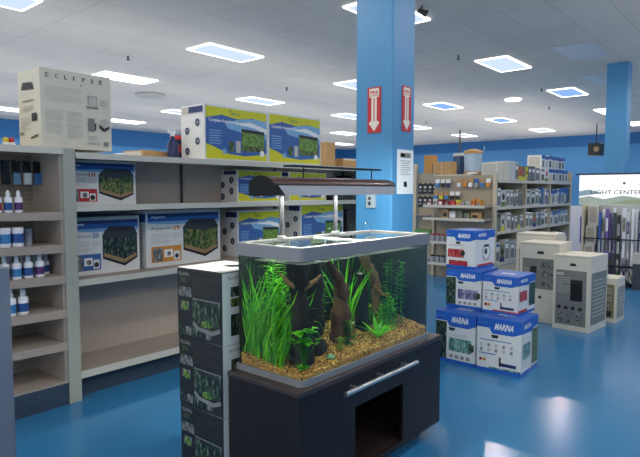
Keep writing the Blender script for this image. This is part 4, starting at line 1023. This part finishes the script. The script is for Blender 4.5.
KW = {id(WHITE): 'white', id(OLIVE): 'olive', id(STEELC): 'steel blue', id(DKC): 'charcoal', id(PALEC): 'pale', id(BLC): 'blue', id(GREYCARD): 'off-white'}
for (nm, z, hm) in LV:
    y = GY + .05; k = 0
    while y < GY + 4.0 and k < 27:
        w = rs.uniform(.11, .21) if nm != 'lowest' else rs.uniform(.16, .26)
        if rs.random() < .06: y += rs.uniform(.04, .1)
        h = hm * rs.uniform(.72, .96)
        if y + w > GY + 4.03: break
        far = (y - GY) / 4
        pal = [WHITE, PALEC, OLIVE, GREYCARD, PALEC] if far < .45 else [WHITE, STEELC, BLC, PALEC, WHITE, PALEC, DKC]
        if nm == 'lowest': pal = [PALEC, WHITE, OLIVE, PALEC]
        m = rs.choice(pal)
        ok = True
        for q in range(3):
            if abs(y + w / 2 - (GY + .03 + 1.35 * (q + 1) - .015)) < w / 2 + .02: ok = False; yn = GY + .03 + 1.35 * (q + 1) + .005
        if not ok: y = yn; continue
        good_box(w, .26, h, m, (GX - .02 - .13, y + w / 2, z + .001), R90, '%s carton, %s shelf of the far run, %s from its near end' % (KW[id(m)], nm, ordn[k]), 'cartons on the %s shelf of the far run' % nm, rs.choice([0, 0, 2, 2, 3]) if far < .5 else rs.choice([0, 1, 1, 2]))
        y += w + .006; k += 1
# top of the far run
def toprow(y0, items, z0=1.716, grp='cartons on top of the far run', where='atop the far run'):
    y = y0
    for k, (w, h, m, st, word) in enumerate(items):
        good_box(w, .28, h, m, (GX - .02 - .14, y + w / 2, z0), R90, '%s %s, %s from near end' % (word, where, ordn[k]), grp, st); y += w + .008
toprow(9.06, [(.26, .30, CREAM, 4, 'plain cream carton'), (.26, .32, CREAM, 4, 'plain cream carton'), (.24, .34, PALEC, 4, 'pale carton'), (.15, .33, PALEC, 2, 'pale carton'),
              (.18, .27, pm('orange_carton', (190, 120, 50), .5, .3, 20), 3, 'orange mottled carton'), (.16, .26, OLIVE, 3, 'green and red carton'), (.12, .26, YELLOW, 3, 'yellow carton'), (.18, .28, DKC, 2, 'charcoal carton'), (.18, .28, DKC, 2, 'charcoal carton'), (.26, .27, GREYCARD, 2, 'off-white carton')])
toprow(11.18, [(.22, .26, WHITE, 0, 'white and blue carton'), (.22, .26, WHITE, 3, 'white and red carton'), (.22, .26, WHITE, 1, 'white and blue carton'), (.2, .26, WHITE, 1, 'white and blue carton'), (.2, .26, PALEC, 1, 'pale blue topped carton'), (.2, .26, WHITE, 1, 'white and blue carton'), (.2, .26, PALEC, 1, 'pale blue topped carton'), (.2, .26, WHITE, 1, 'white and blue carton')], grp='lower cartons at the far end of the top shelf', where='atop the far run, lower far tier')
toprow(11.2, [(.2, .26, WHITE, 1, 'white and blue carton'), (.2, .25, WHITE, 1, 'white and blue carton'), (.2, .27, WHITE, 1, 'white and blue carton'), (.2, .26, PALEC, 1, 'pale blue topped carton'), (.2, .26, WHITE, 1, 'white and blue carton'), (.2, .25, PALEC, 1, 'pale blue topped carton'), (.2, .26, WHITE, 1, 'white and blue carton')], z0=1.978, grp='upper cartons at the far end of the top shelf', where='atop the far run, upper far tier')
# end display: hanging packs
PC = [('blue and white', GREYL), ('orange', ORANGE), ('navy', NAVY), ('white', CAPW), ('yellow', YELLOW), ('dark', INK), ('aqua', TEALL)]
n_ = 0
for r_, z in enumerate((1.60, 1.38)):
    xs = [-4.83 + .105 * k for k in range(10)] if r_ == 0 else [-4.86 + .105 * k for k in range(5)]
    for k, x in enumerate(xs):
        if r_ == 0 and k in (3,): continue
        cn, cm = rs.choice(PC)
        t = empty('hanging_pack', (x, 8.94, z))
        MB().box(-.04, .04, -.002, .002, .07, .14, rs.choice([PALEWHITE, KRAFT, BLUEINK])).build('header_card', t)
        MB().bbox(-.036, .036, -.022, .004, 0, .07, cm, .005).build('blister', t)
        MB().tube([(0, .055, .13), (0, -.03, .13)], .003, STEEL, 5).build('peg_hook', t)
        tag(t, '%s pack, %s peg row of the end display, %s from left' % (cn, ['upper', 'lower'][r_], ordn[k]), 'pack', 'hanging packs on the end display')
# small goods on its shelves
def smallrow(z, x0, x1, hs, pal, grp, where, y=8.74, wr=(.06, .10)):
    x = x0; k = 0
    while x < x1 and k < 22:
        w = rs.uniform(*wr); cn, m = rs.choice(pal); h = rs.uniform(*hs)
        c = Carton(w, .12, h, m); c.rect('F', .15, .85, .15, .6, rs.choice([PALEWHITE, INK, REDPIC, GREYPIC])); c.rect('T', .2, .8, .2, .8, PALEINK)
        tag(c.build('product_box', (x + w / 2, y, z + .001), rs.uniform(-.06, .06)), '%s packet, %s, %s from left' % (cn, where, ordn[k]), 'packet', grp)
        x += w + rs.uniform(.012, .03); k += 1
smallrow(1.285, -4.90, -3.92, (.05, .12), [('red', RED), ('yellow', YELLOW), ('orange', ORANGE), ('maroon', REDL), ('pale', PALEC), ('grey', GREYL)], 'packets on the first end shelf', 'the highest shelf of the end display')
smallrow(1.065, -4.60, -3.90, (.09, .15), [('tan', KRAFT), ('olive', OLIVE), ('pale', PALEC), ('olive', OLIVE)], 'packets on the second end shelf', 'the second shelf of the end display', wr=(.09, .14))
def jar_proto(lidm):
    b = MB().lathe([(.04, 0), (.042, .01), (.042, .085), (.036, .1)], GREYL, n=12).build('jar'); MB().lathe([(.038, .1), (.038, .125)], lidm, n=12).build('lid', b); return b
jp = jar_proto(RED); jd = jar_proto(BLACKP)
for q, (pr_, z, cn, lv) in enumerate(((jp, .656, 'red', 'third'), (jd, .281, 'black', 'lowest'))):
    for k in range(10):
        o = pr_ if k == 0 else copy_tree(pr_, None or (0, 0, 0)); o.location = (-4.80 + .098 * k, 8.74, z)
        tag(o, 'jar with %s lid, %s shelf of the end display, %s from left' % (cn, lv, ordn[k]), 'jar', 'jars with %s lids' % cn)
for k in range(8):
    r_, q = divmod(k, 4)
    o = MB().prism([(-.04, 0), (.04, 0), (.045, .17), (0, .2), (-.045, .17)], -.01, .01, INK, 'y').box(-.03, .03, -.0115, -.0105, .04, .07, GREYINK).box(-.02, .03, -.0115, -.0105, .10, .14, PALEC).build('hanging_pack', None, (-5.27 + .10 * q, 9.10, 1.48 - .24 * r_))
    tag(o, 'black and white pack, narrow tall unit, %s row, %s from left' % (['upper', 'lower'][r_], ordn[q]), 'pack', 'black packs on the narrow unit')
GRB2 = pm('green_packet', (90, 150, 80), .5, .2, 30)
plain_box('product_box', .34, .14, .12, GRB2, (-5.14, 9.03, .701 + .0), 0, 'green packet on the narrow tall unit', 'packet')
# boxes above the end display
plain_box('cardboard_box', .17, .20, .40, pm('orange_cardboard', (196, 142, 74), .65, .1), (-5.16, 9.27, 1.79), 0, 'upright orange cardboard box above the narrow tall unit', prints=lambda c: c.rect('F', .1, .9, .3, .34, KRAFT))
plain_box('cardboard_box', .36, .24, .24, KRAFT, (-4.87, 9.27, 1.8205), 0, 'wide tan cardboard box above the end display', prints=lambda c: (c.rect('F', .49, .51, 0, 1, CREAM)))
o = empty('storage_canister', (-4.60, 9.62, 1.80)); SMOK = pm('smoky_blue_plastic', (70, 92, 124), .25, .1)
# canisters stand on the back half of the run
t2 = MB().box(-4.94, -4.22, 9.45, 9.95, 1.79, 1.82, SHELFL).box(-4.94, -4.24, 9.47, 9.93, 0, 1.79, PEGB).build('shelving_unit'); tag(t2, 'beige core block of the far run under the clear canisters', 'shelving')
o.location = (-4.82, 9.74, 1.82); o.scale = (1, 1, 1.35)
MB().lathe([(.10, 0), (.105, .02), (.11, .27)], SMOK, n=20).build('canister_body', o); MB().lathe([(.115, .27), (.115, .30), (.1, .31)], PALEC, n=20).build('lid', o)
tag(o, 'smoky blue canister with a pale lid above the end display', 'canister')
o = empty('bubble_tank', (-4.50, 9.66, 1.82)); o.scale = (1.1, 1.1, 1.3); CLB = pm('pale_blue_clear_plastic', (176, 198, 220), .15, .15, 14)
MB().lathe([(.15, 0), (.155, .02), (.145, .05)], KRAFT, n=20).build('base', o); MB().lathe([(.14, .05), (.15, .30)], CLB, n=20).build('tank_body', o)
MB().lathe([(.16, .30), (.155, .34), (.05, .37)], KRAFT, n=20).build('lid', o); MB().tube([(.15, 0, .30), (.2, 0, .36), (.19, 0, .4)], .008, CLB, 6).build('spout', o)
tag(o, 'pale blue cylindrical tank with a tan lid above the end display', 'tank')
o = MB().lathe([(.002, -.02), (.045, -.012), (.05, 0), (.045, .012), (.002, .02)], PALEWHITE, n=16, sx=2.2).build('white_saucer', None, (-4.34, 9.3, 1.845)); tag(o, 'small white oval dish lying above the pegboard of the end display', 'dish')
# hanging pole with a cross
o = MB().tube([(0, 0, 0), (0, 0, -1.75)], .03, pm('brown_pole', (90, 60, 56), .5), 8).build('hanging_pole', None, (-9.94, 20.13, CZ)); 
tag(o, 'thin brown pole hanging from the ceiling far behind the end display', 'pole')
# projector on a stem
o = empty('projector', (-5.36, 21.48, CZ))
MB().tube([(0, 0, 0), (0, 0, -0.68)], .022, SPRK, 8).build('stem', o)
MB().bbox(-0.21, 0.21, -.25, .25, -1.12, -0.68, BLACKP, .03).build('housing', o)
ln = MB().lathe([(.09, 0), (.09, .05), (.07, .056)], pm('amber_lens', (150, 130, 90), .3), (-.0, -.0, 0), 14).build('lens', o)
ln.rotation_euler = (PI / 2, 0, 0); ln.location = (.08, -.25, -0.9)
tag(o, 'dark box hanging from the ceiling on a stem, left of the far pillar', 'projector')

# ------------------------------------------------------------------ light display at the right edge
SGY = 9.9
t = empty('display_rack', (0, 0, 0))
DR0, DR1 = -2.66, -1.2
MB().box(DR0, DR1, SGY + .30, SGY + .33, .0, 1.30, pm('rack_panel', (190, 190, 188), .6)).build('back_panel', t)
MB().bbox(DR0, DR0 + .04, SGY, SGY + .3, 0, 1.30, BEIGE, .004).build('upright', t)
MB().bbox(DR1 - .04, DR1, SGY, SGY + .3, 0, 1.30, BEIGE, .004).build('upright', t)
MB().box(DR0, DR1, SGY - .02, SGY + .3, 0, .05, BLACKP).build('base', t)
MB().box(DR0 + .04, DR1 - .04, SGY - .04, SGY - .01, .30, .33, BLACKP).build('rail', t)
MB().box(DR0 + .04, DR1 - .04, SGY - .04, SGY - .01, .74, .76, BLACKP).build('rail', t)
tag(t, 'rack of upright lamp tubes under the white header sign, at right edge', 'rack')
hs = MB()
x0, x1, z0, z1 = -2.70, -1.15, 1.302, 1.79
hs.box(x0, x1, SGY - .04, SGY + .02, z0, z1, em('header_white_glow', (.95, .98, 1.0), .95))  # sign face given its own emission so it looks whiter
W = x1 - x0; H = z1 - z0; O = Vector((x0, SGY - .04, z0)); U = Vector((1, 0, 0))
def hp(pts, e, m): hs.add([O + U * (a * W) + V * (b * H) + Vector((0, -e, 0)) for a, b in pts], [list(range(len(pts)))], m)
hp([(0, 0), (1, 0), (1, .22), (.8, .30), (.6, .24), (.42, .32), (.25, .2), (.1, .3), (0, .24)], .0008, pm('pale_green_print', (222, 230, 206), .5, .15, 20))
hp([(0, .28), (.12, .34), (.22, .4), (.1, .52), (0, .46)], .001, pm('pale_blue_print', (190, 216, 226), .5, .1, 20))
hp([(.3, .05), (.95, .02), (.95, .14), (.5, .2)], .0012, pm('leaf_green_print', (198, 210, 160), .5, .2, 30))
hs.text('LIGHT CENTER', O + U * (.12 * W) + V * (.36 * H) + Vector((0, -.0016, 0)), U, V, W * .485, H * .135, pm('grey_lettering', (84, 86, 84), .5), .012)
for k in range(7): hp([(.22 + .08 * k, .62 + .04 * math.sin(k * 2)), (.25 + .08 * k, .63 + .04 * math.sin(k * 2)), (.26 + .08 * k, .66 + .04 * math.sin(k * 2))], .0016, GREYINK)
hp([(.42, .68), (.445, .68), (.445, .76), (.42, .76)], .0016, PANELGREY)
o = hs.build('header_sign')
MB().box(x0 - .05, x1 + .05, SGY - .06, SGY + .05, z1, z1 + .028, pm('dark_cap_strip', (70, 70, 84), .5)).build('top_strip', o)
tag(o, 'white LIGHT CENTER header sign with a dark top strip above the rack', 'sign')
# stacked grey cartons on its left
for k, (z, h, dx) in enumerate(((.051, .29, -.01), (.342, .30, -.02), (.643, .31, .0), (.954, .34, .03))):
    c = Carton(.16, .20, h, GREYCARD); c.rect('F', .12, .8, .15, .9, pm('taupe_panel', (168, 156, 140), .5)); c.rect('R', 0, 1, 0, 1, GREYINK); c.rect('R', .2, .5, .1, .9, DKC)
    tag(c.build('product_box', (-2.53 + dx, SGY + .13, z), .15), ['bottom', 'second from bottom', 'third from bottom', 'topmost'][k] + ' beige carton in the column at the left of the light rack', 'box', 'column of beige cartons')
TC = [('white', PALEWHITE), ('pale', PALEC), ('white', PALEWHITE), ('violet', pm('violet_carton', (120, 96, 170), .45, .1)), ('white', CAPW), ('blue', BLC), ('dark', DKC), ('maroon', REDL), ('pale', PALEC), ('white', CAPW), ('lavender', pm('lavender_carton', (176, 164, 214), .45, .1)), ('olive', OLIVE)]
x = -2.40; k = 0
while x < -1.28 and k < 28:
    w = rs.uniform(.028, .048); cn, m = TC[rs.randrange(len(TC))]; h = rs.uniform(1.08, 1.235)
    c = Carton(w, .05, h, m)
    for q in range(3): c.rect('F', .1, .9, .15 + .27 * q, .33 + .27 * q, rs.choice([PALEWHITE, m, m, PALEC, OLIVE, PURPPIC]))
    tag(c.build('lamp_tube_box', (x + w / 2, SGY + .05 + .07 * (k % 3), .052), 0), 'slim %s lamp tube carton in the rack, %s from left' % (cn, ordn[k]), 'box', 'slim lamp tube cartons in the rack')
    x += w + .002; k += 1
for k in range(7):
    o = MB().box(-.012, .012, -.008, .008, 0, .27, [GREENPIC, INK, OLIVE][k % 3]).build('plant_strip', None, (-2.0 + .09 * k, SGY - .1, .0)); o.rotation_euler = (.10, -.3, 0)
    tag(o, '%s leaning strip at the foot of the light rack, %s from left' % (['green', 'dark', 'olive'][k % 3], ordn[k]), 'strip', 'leaning strips at the foot of the rack')
c = Carton(.34, .22, .17, GREYCARD); c.rect('F', .1, .9, .15, .8, PALEINK)
tag(c.build('product_box', (-1.66, SGY - .16 + .03, .40), 0), 'off-white carton on the light rack at the right edge', 'box')
c = Carton(.34, .22, .399, DKC); tag(c.build('product_box', (-1.66, SGY - .13, .0), 0), 'charcoal carton under the off-white one at the right edge', 'box')
# board coloured to stand in for a violet white glow by the far shelving
o = empty('glow_board_stand', (-3.05, 11.2, 0))
MB().box(-.16, .10, -.01, .01, .12, 1.25, pm('glow_board_white', (236, 236, 246), .4, .02)).box(.02, .10, -.0112, -.0105, .55, 1.05, pm('glow_board_violet', (96, 80, 190), .4, .1)).build('glow_board', o)
MB().box(-.18, .12, -.06, .06, 0, .12, GREYPOST).build('base', o)
tag(o, 'white and violet glow board standing between the far shelving and light rack', 'glow_board')

# ------------------------------------------------------------------ added upward area lights, only there to brighten the ceiling
def ceiling_fill(x, y, sx, sy, wpm2):
    l = bpy.data.lights.new('ceiling_fill', 'AREA'); l.shape = 'RECTANGLE'; l.size = sx; l.size_y = sy
    l.energy = wpm2 * sx * sy; l.color = (1.0, .92, .83)
    o = bpy.data.objects.new('ceiling_fill', l); COL.objects.link(o); o.location = (x, y, 1.9); o.rotation_euler = (PI, 0, 0)
UP = 9.6
for x, ya, yb in ((-17.6, 1, 24.5), (-14.4, 1, 24.5), (-11.2, 1, 24.5), (-8.0, 1, 24.5), (-6.2, 14, 24.5), (.6, -4, 24.5), (3.6, -4, 24.5)):
    ceiling_fill(x, (ya + yb) / 2, .5, yb - ya, UP)
ceiling_fill(-7, -1.8, 14, .5, UP)
# ------------------------------------------------------------------ daylight and view
w = bpy.data.worlds.new('world'); sc.world = w; w.use_nodes = True
bg = w.node_tree.nodes['Background']; bg.inputs['Color'].default_value = (.92, .95, 1.0, 1); bg.inputs['Strength'].default_value = 1.3
sc.view_settings.view_transform = 'Standard'; sc.view_settings.look = 'None'
sc.view_settings.exposure = 0.42; sc.view_settings.gamma = 1.0; sc.view_settings.use_curve_mapping = False
sc.cycles.transparent_max_bounces = 16; sc.cycles.max_bounces = 8; sc.cycles.diffuse_bounces = 5
sc.cycles.caustics_reflective = True; sc.cycles.caustics_refractive = False
